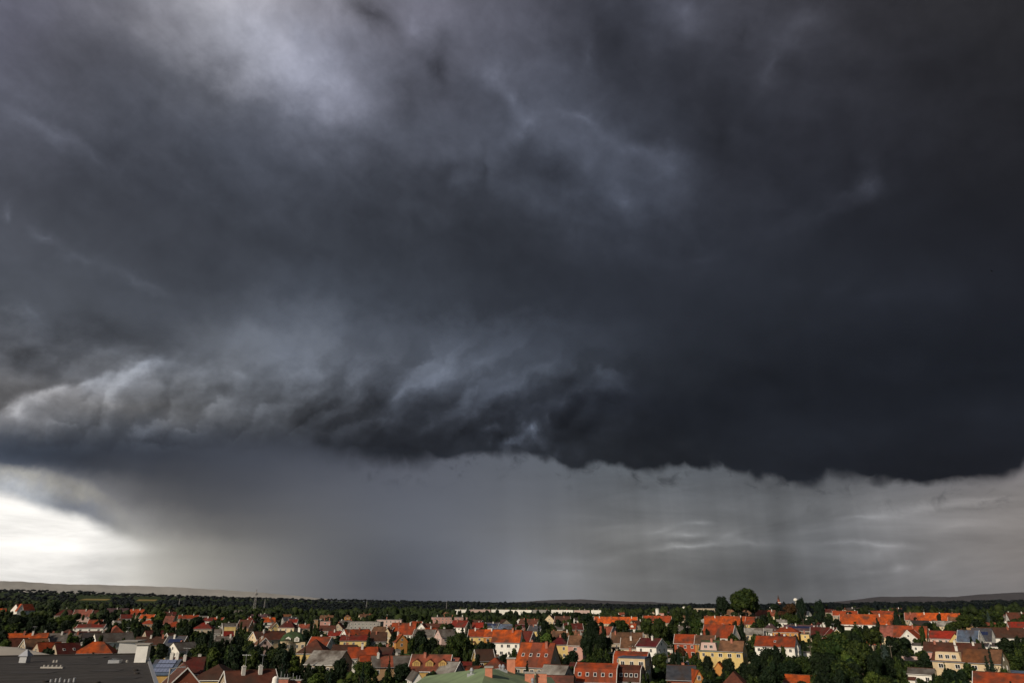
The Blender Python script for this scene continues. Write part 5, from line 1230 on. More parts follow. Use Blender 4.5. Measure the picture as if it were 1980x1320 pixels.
def wall_run(px0, px1, py, hgt, mat, label, name='garden_wall'):
    x0, y0, r = ray_at_height(px0, py, 0); x1, y1, _ = ray_at_height(px1, py+(px1-px0)*.01, 0)
    L = math.hypot(x1-x0, y1-y0); root = empty(name, (x0, y0, T(x0, y0)), math.atan2(y1-y0, x1-x0))
    MB().box(0, L, -.12, .12, -.8, hgt).build('wall', mat, root); MB().box(-.05, L+.05, -.18, .18, hgt+.003, hgt+.1).build('coping', CONC, root)
    reg(root, label, (px0+px1)/2, py, r, (px0, py-5, px1, py), 'wall', None, .5, (x0+x1)/2, (y0+y1)/2); THINGS[-1]['nolabelrel'] = True
POLE = plain_mat('pole_wood', (.16, .13, .10), .9)
def pole(px, py, h_=8.5):
    x, y, r = ray_at_height(px, py, 0); root = empty('utility_pole', (x, y, T(x, y)), rng.uniform(-.5, .5))
    MB().cyl(0, 0, -.5, h_, .15, .10, n=7).build('pole', POLE, root); MB().box(-.9, .9, -.06, .06, h_-.7, h_-.58).build('crossarm', POLE, root)
    for q in (-.75, 0, .75): MB().cyl(q, 0, h_-.579, h_-.38, .05, n=6).build('insulator', WHITEP, root)
    b_ = screen(x, y, T(x, y)); t_ = screen(x, y, T(x, y)+h_)
    root['group'] = 'wooden utility poles along the lanes'
    THINGS.append(dict(root=root, desc='wooden utility pole with short crossarm', px=px, py=t_[1], r=r, w=.5, d=.5, kind='pole', short=None, box=(px-2, t_[1], px+2, b_[1]), cx=x, cy=y, R=.5, s=px_per_m(x, y, 5)))
    root['category'] = 'utility pole'
for q in ((482,1250),(503,1226),(668,1262),(728,1281),(845,1272),(1062,1268),(1222,1292),(1262,1276),(1300,1290),(1352,1286),(1446,1284),(1572,1292),(1712,1258),(1728,1290),(1792,1262),(1902,1262),(960,1262),(600,1228),(410,1276),(246,1252)): pole(*q)
wall_run(1282, 1350, 1281, 1.8, WM('grey'), 'long grey garden wall along the road behind the slate roof')
wall_run(1738, 1787, 1275, 1.5, WM('palepink'), 'pinkish garden wall left of the large cream house')
wall_run(1162, 1208, 1268, 1.6, WM('grey'), 'grey garden wall behind the big conifers in the middle')
wall_run(1275, 1325, 1268, 1.4, WM('brick'), 'red brick garden wall below the red walled duplex')
wall_run(1440, 1475, 1282, 1.3, WM('beige'), 'beige garden wall below the large white villa')
# ------------------------------------------------------------------ trees
def foliage_mat(name, c1, c2, hue=.02):
    def f(nt, b):
        b.inputs['Roughness'].default_value = .7; b.inputs['Specular IOR Level'].default_value = .12
        N = nt.nodes; out = varied(nt, b, c1, .40, .55, .30, hue=hue) if hue else varied(nt, b, c1, .75, .012, .0, dirt=((c1[0]*.35, c1[1]*.42, c1[2]*.5), .05, .8))
        g = N.new('ShaderNodeNewGeometry'); r = N.new('ShaderNodeMix'); r.data_type = 'RGBA'; r.inputs[7].default_value = (*c2, 1)
        mr = N.new('ShaderNodeMapRange'); mr.inputs[1].default_value = .55; mr.inputs[2].default_value = 1.0; mr.inputs[4].default_value = .8
        link(nt, g.outputs['Random Per Island'], mr.inputs[0]); link(nt, mr.outputs[0], r.inputs[0]); link(nt, out, r.inputs[6]); link(nt, r.outputs[2], b.inputs['Base Color'])
    return new_mat(name, f)
FM = dict(broad=foliage_mat('leaves_green', (0.0170, 0.0298, 0.0068), (.062, .080, .014)), light=foliage_mat('leaves_light_green', (0.0425, 0.0663, 0.0119), (0.0723, 0.0935, 0.0153)),
          dark=foliage_mat('leaves_dark', (0.0076, 0.0153, 0.0059), (0.0161, 0.0247, 0.0076)), conifer=foliage_mat('needles_dark', (0.0076, 0.0170, 0.0093), (0.0145, 0.0263, 0.0119)),
          silver=foliage_mat('needles_silver', (0.0298, 0.0467, 0.0408), (0.0553, 0.0765, 0.0663), .005), rust=foliage_mat('leaves_rust', (0.0510, 0.0238, 0.0102), (0.0765, 0.0425, 0.0170)))
BARK = plain_mat('bark', (.06, .045, .032), .95, 0, .3, 2)
npr = np.random.RandomState(5)
def quads(P, Nn, size, jitter=.6):
    """leaf sprays: one small quad per point, roughly facing outward"""
    n = len(P); d = Nn+npr.normal(0, jitter, (n, 3)); d /= np.linalg.norm(d, axis=1)[:, None]
    a = np.cross(d, npr.normal(0, 1, (n, 3))); a /= np.linalg.norm(a, axis=1)[:, None]+1e-9; b = np.cross(d, a)
    s = (size*npr.uniform(.6, 1.35, n))[:, None]
    V = np.stack([P-a*s-b*s*.7, P+a*s-b*s*.7, P+a*s*.6+b*s*.9, P-a*s*.7+b*s*.8], 1).reshape(-1, 3)
    F = np.arange(n*4).reshape(-1, 4); return V, F
def np_mesh(name, V, F4, mat, F3=None):
    me = bpy.data.meshes.new(name)
    nv = len(V); n4 = len(F4); n3 = 0 if F3 is None else len(F3)
    me.vertices.add(nv); me.vertices.foreach_set('co', np.asarray(V, np.float32).ravel())
    loops = F4.ravel() if n3 == 0 else np.concatenate([F4.ravel(), F3.ravel()])
    me.loops.add(len(loops)); me.loops.foreach_set('vertex_index', loops.astype(np.int32))
    me.polygons.add(n4+n3); st = np.concatenate([np.arange(n4)*4, n4*4+np.arange(n3)*3]); me.polygons.foreach_set('loop_start', st.astype(np.int32))
    me.update(calc_edges=True); me.materials.append(mat); return me
def ico(sub):
    bm = bmesh.new(); bmesh.ops.create_icosphere(bm, subdivisions=sub, radius=1); V = np.array([v.co[:] for v in bm.verts]); F = np.array([[v.index for v in f.verts] for f in bm.faces]); bm.free(); return V, F
IV2, IF2 = ico(2); IV1, IF1 = ico(1)
def broad_crown(seed, nl=1300, lobes=16, size=.030, tall=1.0):
    global npr; npr = np.random.RandomState(seed)
    C = []; 
    for i in range(lobes):
        a = npr.uniform(0, 2*math.pi); zz = npr.uniform(-.75, .9); rr = math.sqrt(max(0, 1-zz*zz))*npr.uniform(.35, .8)
        C.append((rr*math.cos(a)*.36, rr*math.sin(a)*.36, .60+zz*.27*tall, npr.uniform(.10, .19)))
    C.append((0, 0, .58, .24)); Vs = []; Fs = []; F3 = []; V3 = []
    for (x, y, z, r) in C:
        k = int(nl*r*r/sum(c[3]**2 for c in C)); u = npr.normal(0, 1, (k, 3)); u /= np.linalg.norm(u, axis=1)[:, None]
        u[:, 2] = np.where(u[:, 2] < -.5, -u[:, 2], u[:, 2]); rad = r*npr.uniform(.72, 1.12, k)[:, None]
        P = np.array([x, y, z])+u*rad*np.array([1, 1, .85]); V, F = quads(P, u, size); Fs.append(F+sum(len(v) for v in Vs)); Vs.append(V)
    base = sum(len(v) for v in Vs)
    for (x, y, z, r) in C:
        w = IV1*r*.74*(1+.15*npr.normal(0, 1, (len(IV1), 1)))+np.array([x, y, z]); F3.append(IF1+base); base += len(w); V3.append(w)
    return np.concatenate(Vs+V3), np.concatenate(Fs), np.concatenate(F3)
def conifer_crown(seed, layers=13, top=1.0, base=.06, rad=.5, size=.026, full=.85):
    global npr; npr = np.random.RandomState(seed); P = []; Nn = []
    for L in range(layers):
        t = L/layers; z = base+(top-base)*t; rr = rad*(1-t)**full*(1+.12*npr.uniform(-1, 1))
        nb = max(5, int(15*(1-t)+4))
        for b in range(nb):
            a = 2*math.pi*(b+npr.uniform(-.3, .3))/nb; L_ = rr*npr.uniform(.7, 1.1); m = max(3, int(L_/.035))
            for k in range(m):
                q = (k+.5)/m*L_; dz = -q*.28+.03*npr.uniform(-1, 1)+.10*(q/rad)**2*.4
                for side in (-1, 1):
                    P.append((q*math.cos(a)-side*.02*math.sin(a), q*math.sin(a)+side*.02*math.cos(a), z+dz+.02)); Nn.append((math.cos(a)*.5, math.sin(a)*.5, .8))
    V, F = quads(np.array(P), np.array(Nn), size, .35)
    n = 10; cone = np.array([[rad*.55*math.cos(2*math.pi*i/n), rad*.55*math.sin(2*math.pi*i/n), base+.02] for i in range(n)]+[[0, 0, top*.9]]); b0 = len(V)
    F3 = np.array([[b0+i, b0+(i+1) % n, b0+n] for i in range(n)]); return np.concatenate([V, cone]), F, F3
def column_crown(seed):
    global npr; npr = np.random.RandomState(seed); n = 700
    z = npr.uniform(.04, 1, n); prof = np.sin(np.clip(z, 0, 1)**.7*math.pi)**.6*.5; a = npr.uniform(0, 2*math.pi, n); P = np.stack([prof*np.cos(a), prof*np.sin(a), z], 1); Nn = np.stack([np.cos(a), np.sin(a), .4*np.ones(n)], 1)
    V, F = quads(P, Nn, .04, .4); k = IV1*np.array([.36, .36, .44])+np.array([0, 0, .5]); return np.concatenate([V, k]), F, IF1+len(V)
CR = {}
def crown_mesh(kind, i, mat):
    key = (kind, i, mat)
    if key not in CR:
        base = CR.get((kind, i))
        if base is None:
            base = {'broad': lambda: broad_crown(10+i), 'big': lambda: broad_crown(50+i, 3600, 34, .019), 'conifer': lambda: conifer_crown(20+i), 'spruce': lambda: conifer_crown(30+i, 18, 1.0, .03, .5, .020, .95), 'column': lambda: column_crown(40+i)}[kind]()
            CR[(kind, i)] = base
        CR[key] = np_mesh('crown', base[0], base[1], FM[mat], base[2])
    return CR[key]
def trunk_mesh():
    m = MB(); m.cyl(0, 0, -.06, .5, .030, .016, n=8)
    for a in range(5): m.bar((0, 0, .28+.04*a), (.17*math.cos(a*1.3), .17*math.sin(a*1.3), .55+.03*a), .008, 4)
    return m.mesh('trunk', BARK)
TRK = trunk_mesh()
NT_ = 0
def tree_at(X, Y, Hh, Wm, kind, mat, desc, key=False, px=None, short=None):
    global NT_
    g = T(X, Y); r = math.hypot(X, Y)
    nm = {'broad': 'broadleaf_tree', 'big': 'broadleaf_tree', 'conifer': 'conifer_tree', 'spruce': 'spruce_tree', 'column': 'columnar_tree'}[kind]
    root = empty(nm, (X, Y, g-.1), rng.uniform(0, 6.28)); cw = {'broad': 1.0, 'big': 1.0, 'conifer': .95, 'spruce': .95, 'column': .95}[kind]
    i = rng.randrange({'broad': 5, 'big': 3, 'conifer': 3, 'spruce': 2, 'column': 1}[kind])
    put('trunk', TRK, root, (0, 0, 0), 0, (Hh*.8, Hh*.8, Hh)); put('crown', crown_mesh(kind, i, mat), root, (0, 0, 0), 0, (Wm/cw, Wm/cw*rng.uniform(.9, 1.1), Hh*1.06))
    s = px_per_m(X, Y, g+Hh/2); b = screen(X, Y, g); t = screen(X, Y, g+Hh)
    bx = (b[0]-Wm*s/2, t[1], b[0]+Wm*s/2, b[1])
    THINGS.append(dict(root=root, desc=desc, px=t[0], py=t[1], r=r, w=Wm, d=Wm, kind='tree', short=short, box=bx, cx=X, cy=Y, R=Wm/2*.6, s=s, key=key))
    root['category'] = 'tree'; NT_ += 1
DES = {('broad', 'broad'): 'round green tree', ('broad', 'light'): 'light green leafy tree', ('broad', 'dark'): 'dark leafy tree', ('broad', 'rust'): 'rusty brown leaved tree', ('big', 'broad'): 'broad green tree', ('big', 'light'): 'broad light green tree', ('big', 'dark'): 'broad dark tree', ('big', 'conifer'): 'tall dense dark conifer',
       ('conifer', 'conifer'): 'dark pointed conifer', ('conifer', 'dark'): 'dark green conifer', ('spruce', 'silver'): 'silvery spruce', ('spruce', 'conifer'): 'tall dark spruce', ('column', 'dark'): 'narrow columnar tree', ('column', 'conifer'): 'narrow dark cypress', ('conifer', 'broad'): 'green conifer', ('conifer','silver'): 'silvery conifer'}
def TR(px, yt, yb, w, kind='broad', mat='broad', short=None, dist=None):
    X, Y, r = ray_at_height(px, yb, 0)
    if dist: X, Y = at_dist(px, dist); r = dist
    g = T(X, Y); Hh = z_at(px, yt, r)-g; s = px_per_m(X, Y, g+Hh/2)
    tree_at(X, Y, max(Hh, 2.5), w/s, kind, mat, DES[(kind, mat)], True, px, short)
KEYTREES = [
 (100,1160,1196,26,'big','dark'),(198,1169,1212,17,'conifer','conifer'),(62,1190,1236,40,'big','dark'),(120,1190,1222,52,'big','light'),(85,1216,1246,24,'broad','dark'),(30,1188,1228,46,'big','dark'),(14,1207,1236,30,'broad','light'),(308,1178,1212,27,'broad','light'),
 (255,1199,1240,38,'big','dark'),(300,1196,1236,30,'broad','dark'),(310,1246,1284,34,'broad','dark'),(215,1186,1216,22,'broad','dark'),(186,1196,1226,22,'broad','dark'),(8,1220,1262,26,'broad','dark'),(276,1212,1246,30,'broad','dark'),
 (350,1212,1258,44,'big','dark'),(404,1216,1276,24,'conifer','conifer'),(454,1207,1262,22,'conifer','conifer'),(496,1230,1272,13,'spruce','conifer'),(455,1250,1308,60,'spruce','silver','the big silver spruce'),(527,1254,1310,66,'big','broad'),(564,1254,1322,26,'spruce','conifer'),(382,1243,1286,46,'broad','broad'),
 (478,1246,1300,30,'broad','dark'),(614,1284,1335,42,'broad','broad'),(655,1270,1335,40,'big','dark'),(634,1290,1335,30,'broad','broad'),(597,1192,1222,22,'broad','broad'),(430,1194,1220,26,'broad','broad'),(468,1188,1212,22,'broad','light'),(378,1192,1220,34,'big','dark'),(345,1262,1290,34,'broad','dark'),(420,1262,1300,30,'broad','broad'),
 (542,1236,1262,14,'broad','broad'),(585,1252,1300,20,'conifer','conifer'),(645,1235,1262,20,'broad','dark'),(610,1214,1238,20,'broad','dark'),
 (711,1221,1264,24,'conifer','conifer'),(762,1220,1262,30,'broad','dark'),(786,1213,1236,26,'broad','dark'),(812,1218,1276,38,'big','dark'),(882,1226,1294,62,'big','broad'),(893,1214,1266,36,'conifer','dark'),(922,1250,1290,10,'column','conifer'),(750,1269,1330,24,'spruce','conifer'),(776,1280,1335,44,'big','dark'),(700,1278,1335,62,'big','broad'),
 (864,1291,1320,54,'broad','dark'),(735,1201,1222,20,'conifer','dark'),(727,1198,1222,14,'conifer','conifer'),(932,1237,1268,30,'broad','dark'),(843,1250,1284,22,'broad','dark'),(856,1250,1290,24,'broad','dark'),(840,1233,1262,26,'broad','broad'),(822,1248,1290,28,'conifer','dark'),(730,1240,1268,24,'broad','broad'),(870,1206,1236,28,'broad','dark'),(906,1196,1226,15,'conifer','conifer'),(980,1270,1290,26,'broad','broad'),(833,1298,1335,36,'broad','dark'),
 (1055,1199,1252,30,'big','dark'),(1042,1206,1262,20,'conifer','conifer'),(1148,1198,1272,40,'big','dark','the tall dark clump of trees'),(1136,1222,1290,36,'big','dark'),(1165,1222,1276,32,'big','dark'),(1106,1256,1298,38,'broad','dark'),(1176,1230,1270,30,'broad','dark'),(1150,1268,1298,44,'broad','broad'),(1162,1300,1345,62,'big','broad'),(1202,1198,1238,46,'big','broad'),(1186,1204,1240,30,'broad','dark'),(1222,1226,1256,28,'broad','dark'),(1252,1194,1240,34,'big','broad'),(1278,1196,1260,40,'big','broad'),(1300,1204,1258,38,'big','broad'),
 (1080,1198,1226,24,'broad','dark'),(1135,1185,1212,30,'big','dark'),(1118,1182,1206,30,'broad','dark'),(1240,1182,1212,26,'broad','dark'),(1278,1262,1310,44,'big','broad'),(1240,1272,1322,50,'big','broad'),(1300,1278,1306,30,'broad','dark'),(1075,1262,1292,24,'broad','dark'),
 (1442,1139,1196,62,'big','broad','the biggest tree on the skyline',780),(1428,1143,1196,40,'big','broad',None,800),(1458,1144,1196,36,'big','broad',None,790),(1398,1153,1194,38,'big','dark',None,780),
 (1556,1154,1222,24,'big','conifer','the skyline conifer'),(1592,1158,1226,28,'big','conifer'),(1331,1174,1216,24,'conifer','dark'),(1350,1196,1240,40,'big','broad'),(1312,1182,1222,34,'big','broad'),(1436,1193,1222,20,'conifer','conifer'),(1435,1214,1246,16,'column','dark'),(1378,1209,1244,12,'column','conifer'),(1371,1268,1318,30,'big','dark'),(1412,1270,1322,36,'big','dark'),(1500,1252,1318,66,'big','dark'),(1478,1262,1318,40,'big','dark'),(1320,1248,1280,26,'broad','rust'),
 (1530,1278,1330,60,'big','dark'),(1455,1290,1335,46,'big','dark'),(1560,1268,1330,60,'big','broad'),(1610,1262,1330,64,'big','dark'),(1630,1222,1310,70,'big','broad'),(1662,1202,1256,44,'conifer','broad'),(1692,1214,1262,46,'big','broad'),(1672,1240,1325,64,'big','broad'),(1650,1280,1340,60,'big','broad'),(1600,1236,1290,40,'big','broad'),(1582,1228,1268,30,'broad','broad'),(1545,1232,1266,34,'broad','dark'),(1720,1238,1310,38,'spruce','silver','the right hand silver spruce'),(1700,1262,1330,44,'big','dark'),
 (1738,1171,1220,32,'spruce','conifer'),(1666,1176,1206,22,'conifer','dark'),(1752,1232,1270,40,'big','dark'),(1800,1202,1226,36,'broad','dark'),(1918,1183,1222,24,'spruce','silver'),(1870,1188,1224,46,'big','broad'),(1896,1190,1226,40,'big','broad'),(1850,1200,1224,30,'broad','broad'),(1934,1180,1214,34,'big','broad'),(1930,1254,1300,46,'big','broad'),(1965,1262,1306,50,'big','broad'),(1975,1240,1276,40,'big','broad'),(1943,1238,1268,30,'broad','dark'),(1910,1240,1290,26,'conifer','conifer'),
 (1838,1281,1345,17,'conifer','broad'),(1866,1293,1345,34,'broad','dark'),(1822,1304,1345,20,'broad','broad'),(1890,1262,1300,22,'broad','broad'),(1795,1262,1300,26,'broad','dark'),(1728,1300,1340,20,'conifer','dark'),(1950,1290,1335,24,'broad','broad'),
 (1620,1196,1226,30,'broad','dark'),(1480,1186,1222,24,'broad','dark'),(1535,1186,1214,40,'big','broad'),(1510,1180,1204,40,'broad','rust'),(1570,1190,1226,30,'broad','dark'),(1530,1166,1196,34,'broad','rust'),(1500,1168,1196,36,'broad','dark'),(1466,1172,1200,30,'broad','dark'),(1412,1205,1236,26,'broad','dark'),(1500,1196,1220,20,'broad','broad'),(1420,1222,1258,20,'broad','broad'),(1445,1240,1276,22,'broad','dark'),
 (905,1178,1198,14,'broad','dark'),(888,1178,1198,12,'broad','dark'),(928,1180,1200,12,'broad','dark'),(942,1178,1204,16,'broad','dark'),(962,1178,1204,18,'broad','dark'),(985,1181,1204,14,'broad','dark'),(998,1180,1206,16,'broad','dark'),(1014,1182,1204,16,'broad','dark'),(1030,1182,1206,18,'broad','dark'),(1042,1178,1204,16,'broad','dark'),(1060,1180,1200,16,'broad','dark'),(1078,1182,1200,14,'broad','dark'),(1096,1182,1202,12,'broad','dark'),(1104,1184,1202,12,'broad','dark'),
]
for t in KEYTREES:
    px, yt, yb, w, kd, mt = t[:6]; TR(px, yt, yb, w, kd, mt, t[6] if len(t) > 6 else None, t[7] if len(t) > 7 else None)
print('key trees', NT_)
# filler trees between the houses: the largest stay single, the rest join the woodland
cand = []
KB = sorted([t for t in THINGS if t['kind'] == 'house' and not t.get('fill')], key=lambda t: t['r'])
GRID = {}
for t in THINGS:
    if t['kind'] in ('house', 'building', 'villa'):
        GRID.setdefault((int(t['cx']//60), int(t['cy']//60)), []).append(t)
def near_house(X, Y, rad):
    for i in (-1, 0, 1):
        for j in (-1, 0, 1):
            for t in GRID.get((int(X//60)+i, int(Y//60)+j), []):
                if (t['cx']-X)**2+(t['cy']-Y)**2 < (t['R']*.85+rad)**2: return True
    return False
KBS = [(t['r'], t['box'], max(screen_area(t['box']), 1), 1.0 if (t.get('short') or t['kind'] != 'house' or t['root'].name.startswith('apart')) else 3.2) for t in THINGS if t['kind'] in ('house', 'building', 'villa')]
def hides2(box, r, frac=.12):
    for tr, tb, ar, lw in KBS:
        if tr <= r: continue
        if inter(box, (tb[0], tb[1], tb[2], tb[1]+(tb[3]-tb[1])*.8)) > frac*ar*lw: return True
    return False
ex_trees = []
tries = 0
while len(cand) < 2200 and tries < 60000:
    tries += 1
    az = rng.uniform(-39, 39); r = 190*(1350/190)**rng.random()
    X, Y = r*math.sin(R(az)), r*math.cos(R(az))
    Hh = rng.uniform(5, 13)*(1 if r > 380 else .85); Wm = Hh*rng.uniform(.7, 1.05)
    kd = rng.choice(['broad']*7+['conifer']*2)
    if kd == 'conifer': Wm *= .5; Hh *= 1.15
    if near_house(X, Y, Wm*.45): continue
    s = px_per_m(X, Y, T(X, Y)+Hh/2); b = screen(X, Y, T(X, Y)); t_ = screen(X, Y, T(X, Y)+Hh)
    if b is None or b[0] < -30 or b[0] > 2010: continue
    box = (b[0]-Wm*s/2, t_[1], b[0]+Wm*s/2, b[1])
    if hides2(box, r, .14): 
        Hh *= .45; Wm *= .5; t_ = screen(X, Y, T(X, Y)+Hh); box = (b[0]-Wm*s/2, t_[1], b[0]+Wm*s/2, b[1])
        if hides2(box, r, .10): continue
    if any((X-e[0])**2+(Y-e[1])**2 < (Wm*.32+e[2]*.32)**2 for e in ex_trees): continue
    ex_trees.append((X, Y, Wm)); mt = 'conifer' if kd == 'conifer' else rng.choice(['broad', 'dark', 'dark', 'dark', 'light'])
    cand.append((Hh*Wm*s*s, X, Y, Hh, Wm, kd, mt))
cand.sort(reverse=True); print('filler candidates', len(cand), tries)
vis = 300-NT_
for c in cand[:max(vis, 0)]:
    tree_at(c[1], c[2], c[3], c[4], c[5], c[6], DES[(c[5], c[6])])
rest = cand[max(vis, 0):]
# woodland mass beyond and between: clumpy crowns joined into one
def far_crowns(lst, name, mat, seed):
    rs_ = np.random.RandomState(seed); TV = []; 
    for k in range(6):
        v = []; f = []
        for j in range(3):
            d = IV1*(1+.30*rs_.normal(0, 1, (len(IV1), 1))); off = np.array([rs_.uniform(-.28, .28), rs_.uniform(-.28, .28), rs_.uniform(-.12, .22)])
            v.append(d*np.array([.36, .36, .32])*rs_.uniform(.7, 1.1)+off+np.array([0, 0, .55])); f.append(IF1+j*len(IV1))
        TV.append((np.concatenate(v), np.concatenate(f)))
    Vs, Fs = [], []; n = 0
    for (X, Y, z, Hh, Wm) in lst:
        v, f = TV[rs_.randint(6)]; a = rs_.uniform(0, 6.28); c, s = math.cos(a), math.sin(a)
        w = np.stack([(v[:, 0]*c-v[:, 1]*s)*Wm+X, (v[:, 0]*s+v[:, 1]*c)*Wm+Y, v[:, 2]*Hh+z-.08*Hh], 1); Vs.append(w); Fs.append(f+n); n += len(v)
    V = np.concatenate(Vs); F = np.concatenate(Fs)
    me = np_mesh(name, V, np.zeros((0, 4), int), mat, F); o = put(name, me); o['kind'] = 'stuff'; return o
lst = []
def leafy_mass(rows_, name, mat, seed):
    tm = [broad_crown(200+k, 420, 9, .045) for k in range(4)]; rs_ = np.random.RandomState(seed); V4, F4, F3, n = [], [], [], 0
    for (X, Y, z, Hh, Wm) in rows_:
        v, f4, f3 = tm[rs_.randint(4)]; a = rs_.uniform(0, 6.28); c, s_ = math.cos(a), math.sin(a)
        V4.append(np.stack([(v[:, 0]*c-v[:, 1]*s_)*Wm+X, (v[:, 0]*s_+v[:, 1]*c)*Wm+Y, v[:, 2]*Hh*1.05+z-.1*Hh], 1)); F4.append(f4+n); F3.append(f3+n); n += len(v)
    o = put(name, np_mesh(name, np.concatenate(V4), np.concatenate(F4), mat, np.concatenate(F3))); o['kind'] = 'stuff'
rr_ = [(c[1], c[2], T(c[1], c[2]), c[3], c[4]) for c in rest]
leafy_mass(rr_[::2], 'garden_foliage', FM['dark'], 1); leafy_mass(rr_[1::2], 'garden_foliage', FM['broad'], 2)
print('leafy rest', len(rr_))
FIELDBOX = [(148, 1154, 218, 1162), (260, 1156, 308, 1162.5)]
def wood_ok(X, Y, Hh, Wm, r):
    b = screen(X, Y, T(X, Y)+Hh); b2 = screen(X, Y, T(X, Y))
    if b is None or b[0] < -60 or b[0] > 2040: return False
    for fb in FIELDBOX:
        if fb[0] < b[0] < fb[2] and b[1] < fb[3] and b2[1] > fb[1]-1: return False
    if r < 1500 and near_house(X, Y, Wm*.5): return False
    if r < 1500:
        s = px_per_m(X, Y, T(X, Y)); bx = (b[0]-Wm*s/2, b[1], b[0]+Wm*s/2, b2[1])
        if hides2(bx, r, .12): return False
    return True
r = 700.0
while r < 6500:
    sp_ = 8 if r < 1500 else (11 if r < 3000 else 24); dens = sst((r-650)/450)
    n = int(R(84)*r/sp_)
    for i in range(n):
        if rng.random() > dens: continue
        az = -42+84*(i+rng.random())/n; rr = r*(1+rng.uniform(-.03, .03)); X, Y = rr*math.sin(R(az)), rr*math.cos(R(az))
        cl = .5+.5*math.sin(X*.021+2*math.sin(Y*.013))*math.sin(Y*.017+X*.006); q = rng.random()**1.5; Hh = (5+9*q)*(.75+.5*cl)*(1 if r < 3000 else 1.15); Wm = (5+8.5*q)*(1 if r < 2200 else 1.3 if r < 3000 else 2.2)
        if wood_ok(X, Y, Hh, Wm, rr): lst.append((X, Y, T(X, Y), Hh, Wm))
    r *= 1.030 if r < 1500 else (1.045 if r < 3000 else 1.09)
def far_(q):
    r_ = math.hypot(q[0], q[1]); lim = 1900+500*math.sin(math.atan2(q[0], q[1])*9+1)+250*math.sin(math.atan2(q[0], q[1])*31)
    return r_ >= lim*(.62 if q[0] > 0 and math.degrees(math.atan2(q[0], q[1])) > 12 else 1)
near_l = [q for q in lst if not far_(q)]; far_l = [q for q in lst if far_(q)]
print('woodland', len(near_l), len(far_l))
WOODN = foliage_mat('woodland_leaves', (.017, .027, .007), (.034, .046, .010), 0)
WOODF = foliage_mat('far_woodland_painted_shade', (.0035, .007, .008), (.005, .009, .008), 0)  # near-black leaves: cloud shadow on the far woods is painted into the colour
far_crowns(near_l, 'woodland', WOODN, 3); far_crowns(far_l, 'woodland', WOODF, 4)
# hedges and garden bushes as one mass
bl = []; tries = 0
while len(bl) < 2600 and tries < 20000:
    tries += 1
    az = rng.uniform(-39, 39); r = 170*(900/170)**rng.random(); X, Y = r*math.sin(R(az)), r*math.cos(R(az))
    Hh = rng.uniform(1.4, 4.2); Wm = Hh*rng.uniform(.9, 1.8)
    if near_house(X, Y, Wm*.3): continue
    if rng.random() < .25:
        a = rng.uniform(0, 6.28)
        for k in range(rng.randint(3, 8)): bl.append((X+k*1.6*math.cos(a), Y+k*1.6*math.sin(a), T(X, Y), 2.0, 2.6))
    else: bl.append((X, Y, T(X, Y), Hh, Wm))
far_crowns(bl, 'shrubbery', FM['broad'], 9)
# ------------------------------------------------------------------ labels that single each thing out
LM = [t for t in THINGS if t.get('short')]
REL = ['behind', 'before', 'left of', 'right of']
def relation(t, a):
    dx = t['px']-a['px']; hw = (a['box'][2]-a['box'][0])/2
    if abs(dx) < hw+4: return 'behind' if t['r'] > a['r'] else 'in front of'
    return 'just left of' if dx < 0 else 'just right of'
def nearest(t):
    def k(a):
        if a is t: return 1e9
        dx = max(0, abs(t['px']-a['px'])-(a['box'][2]-a['box'][0])/2); dy = (t['box'][1]+t['box'][3]-a['box'][1]-a['box'][3])/2
        return math.hypot(dx, dy*1.6)+(60 if a['kind'] == 'tree' else 0)
    return sorted(LM, key=k)
LAB = {}
for t in THINGS:
    if t.get('nolabelrel') or t.get('fixed') or (t.get('short') and t['kind'] != 'tree'): t['label'] = t['desc']
    else:
        a = nearest(t)[0]; t['label'] = f"{t['desc']} {relation(t, a)} {a['short']}"
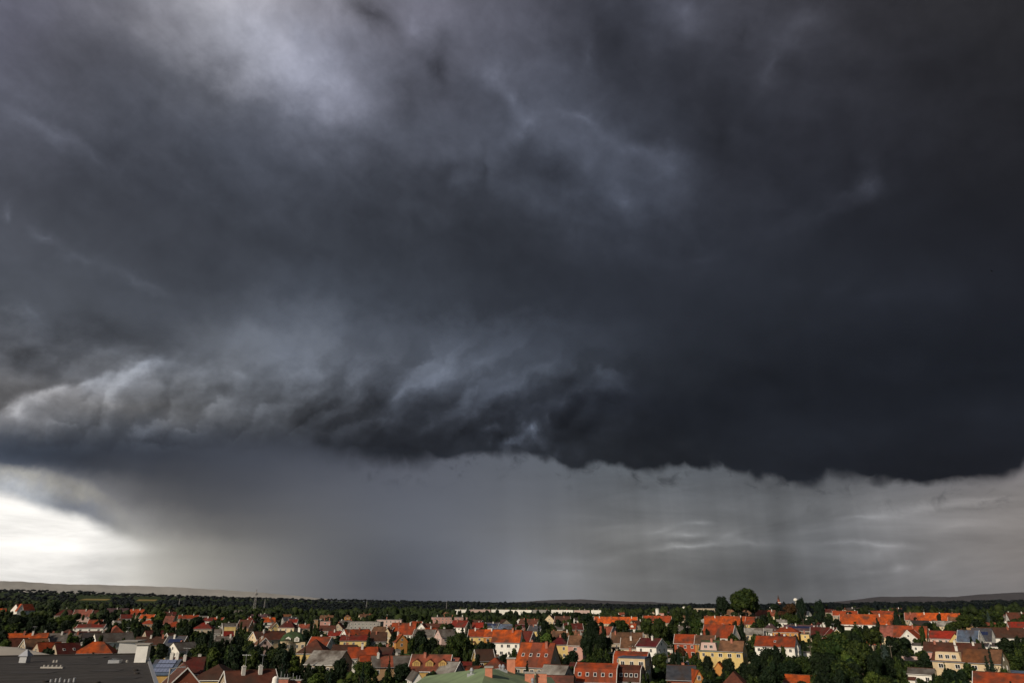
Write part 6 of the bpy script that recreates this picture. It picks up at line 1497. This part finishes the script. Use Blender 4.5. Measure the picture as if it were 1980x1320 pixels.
def dup():
    d = {}
    for t in THINGS: d.setdefault(t['label'], []).append(t)
    return [v for v in d.values() if len(v) > 1]
ORD = ['', 'first', 'second', 'third', 'fourth', 'fifth', 'sixth', 'seventh', 'eighth', 'ninth', 'tenth', 'eleventh', 'twelfth', 'thirteenth', 'fourteenth', 'fifteenth', 'sixteenth', 'seventeenth', 'eighteenth', 'nineteenth', 'twentieth', 'twentyfirst', 'twentysecond', 'twentythird', 'twentyfourth', 'twentyfifth', 'twentysixth', 'twentyseventh', 'twentyeighth']
for grp in dup():
    hs = sorted({round(t['box'][3]-t['box'][1], 3) for t in grp})
    grp.sort(key=lambda t: t['px'])
    for i, t in enumerate(grp):
        n = len(grp)
        if n == 2: pre = ['leftmost', 'rightmost'][i]
        elif i == 0: pre = 'leftmost'
        elif i == n-1: pre = 'rightmost'
        else: pre = ORD[min(i+1, 28)]+' from left'
        t['label'] = f"{pre} {t['label']}"
for t in THINGS:
    if len(t['label'].split()) > 16: t['label'] = ' '.join([w for w in t['label'].split() if w not in ('a', 'the')][:16])
n2 = sum(len(v) for v in dup()); print('labels shared after numbering', n2)
for t in THINGS:
    o = t['root']; o['label'] = t['label']
    if t['kind'] == 'tree': o['group'] = 'trees among the houses'
    elif t['kind'] == 'house':
        if o.name.startswith('apartment_block'): o['group'] = 'blocks of flats'; o['category'] = 'apartment block'
        elif o.name.startswith('house'): o['group'] = 'houses of the town'
        else: o['category'] = o.name.split('.')[0].replace('_', ' ')
# ------------------------------------------------------------------ air
hz = MB().box(-22000, 22000, -2000, 22000, -3, 300).mesh('haze', bpy.data.materials.new('haze_air'))
hm = hz.materials[0]; hm.use_nodes = True; nt = hm.node_tree; nt.nodes.clear()
pv = nt.nodes.new('ShaderNodeVolumePrincipled'); pv.inputs['Color'].default_value = (.80, .84, .92, 1); pv.inputs['Density'].default_value = 0.5e-5; pv.inputs['Anisotropy'].default_value = 0.0
ou = nt.nodes.new('ShaderNodeOutputMaterial'); nt.links.new(pv.outputs[0], ou.inputs['Volume'])
ho = put('haze', hz); ho['kind'] = 'stuff'
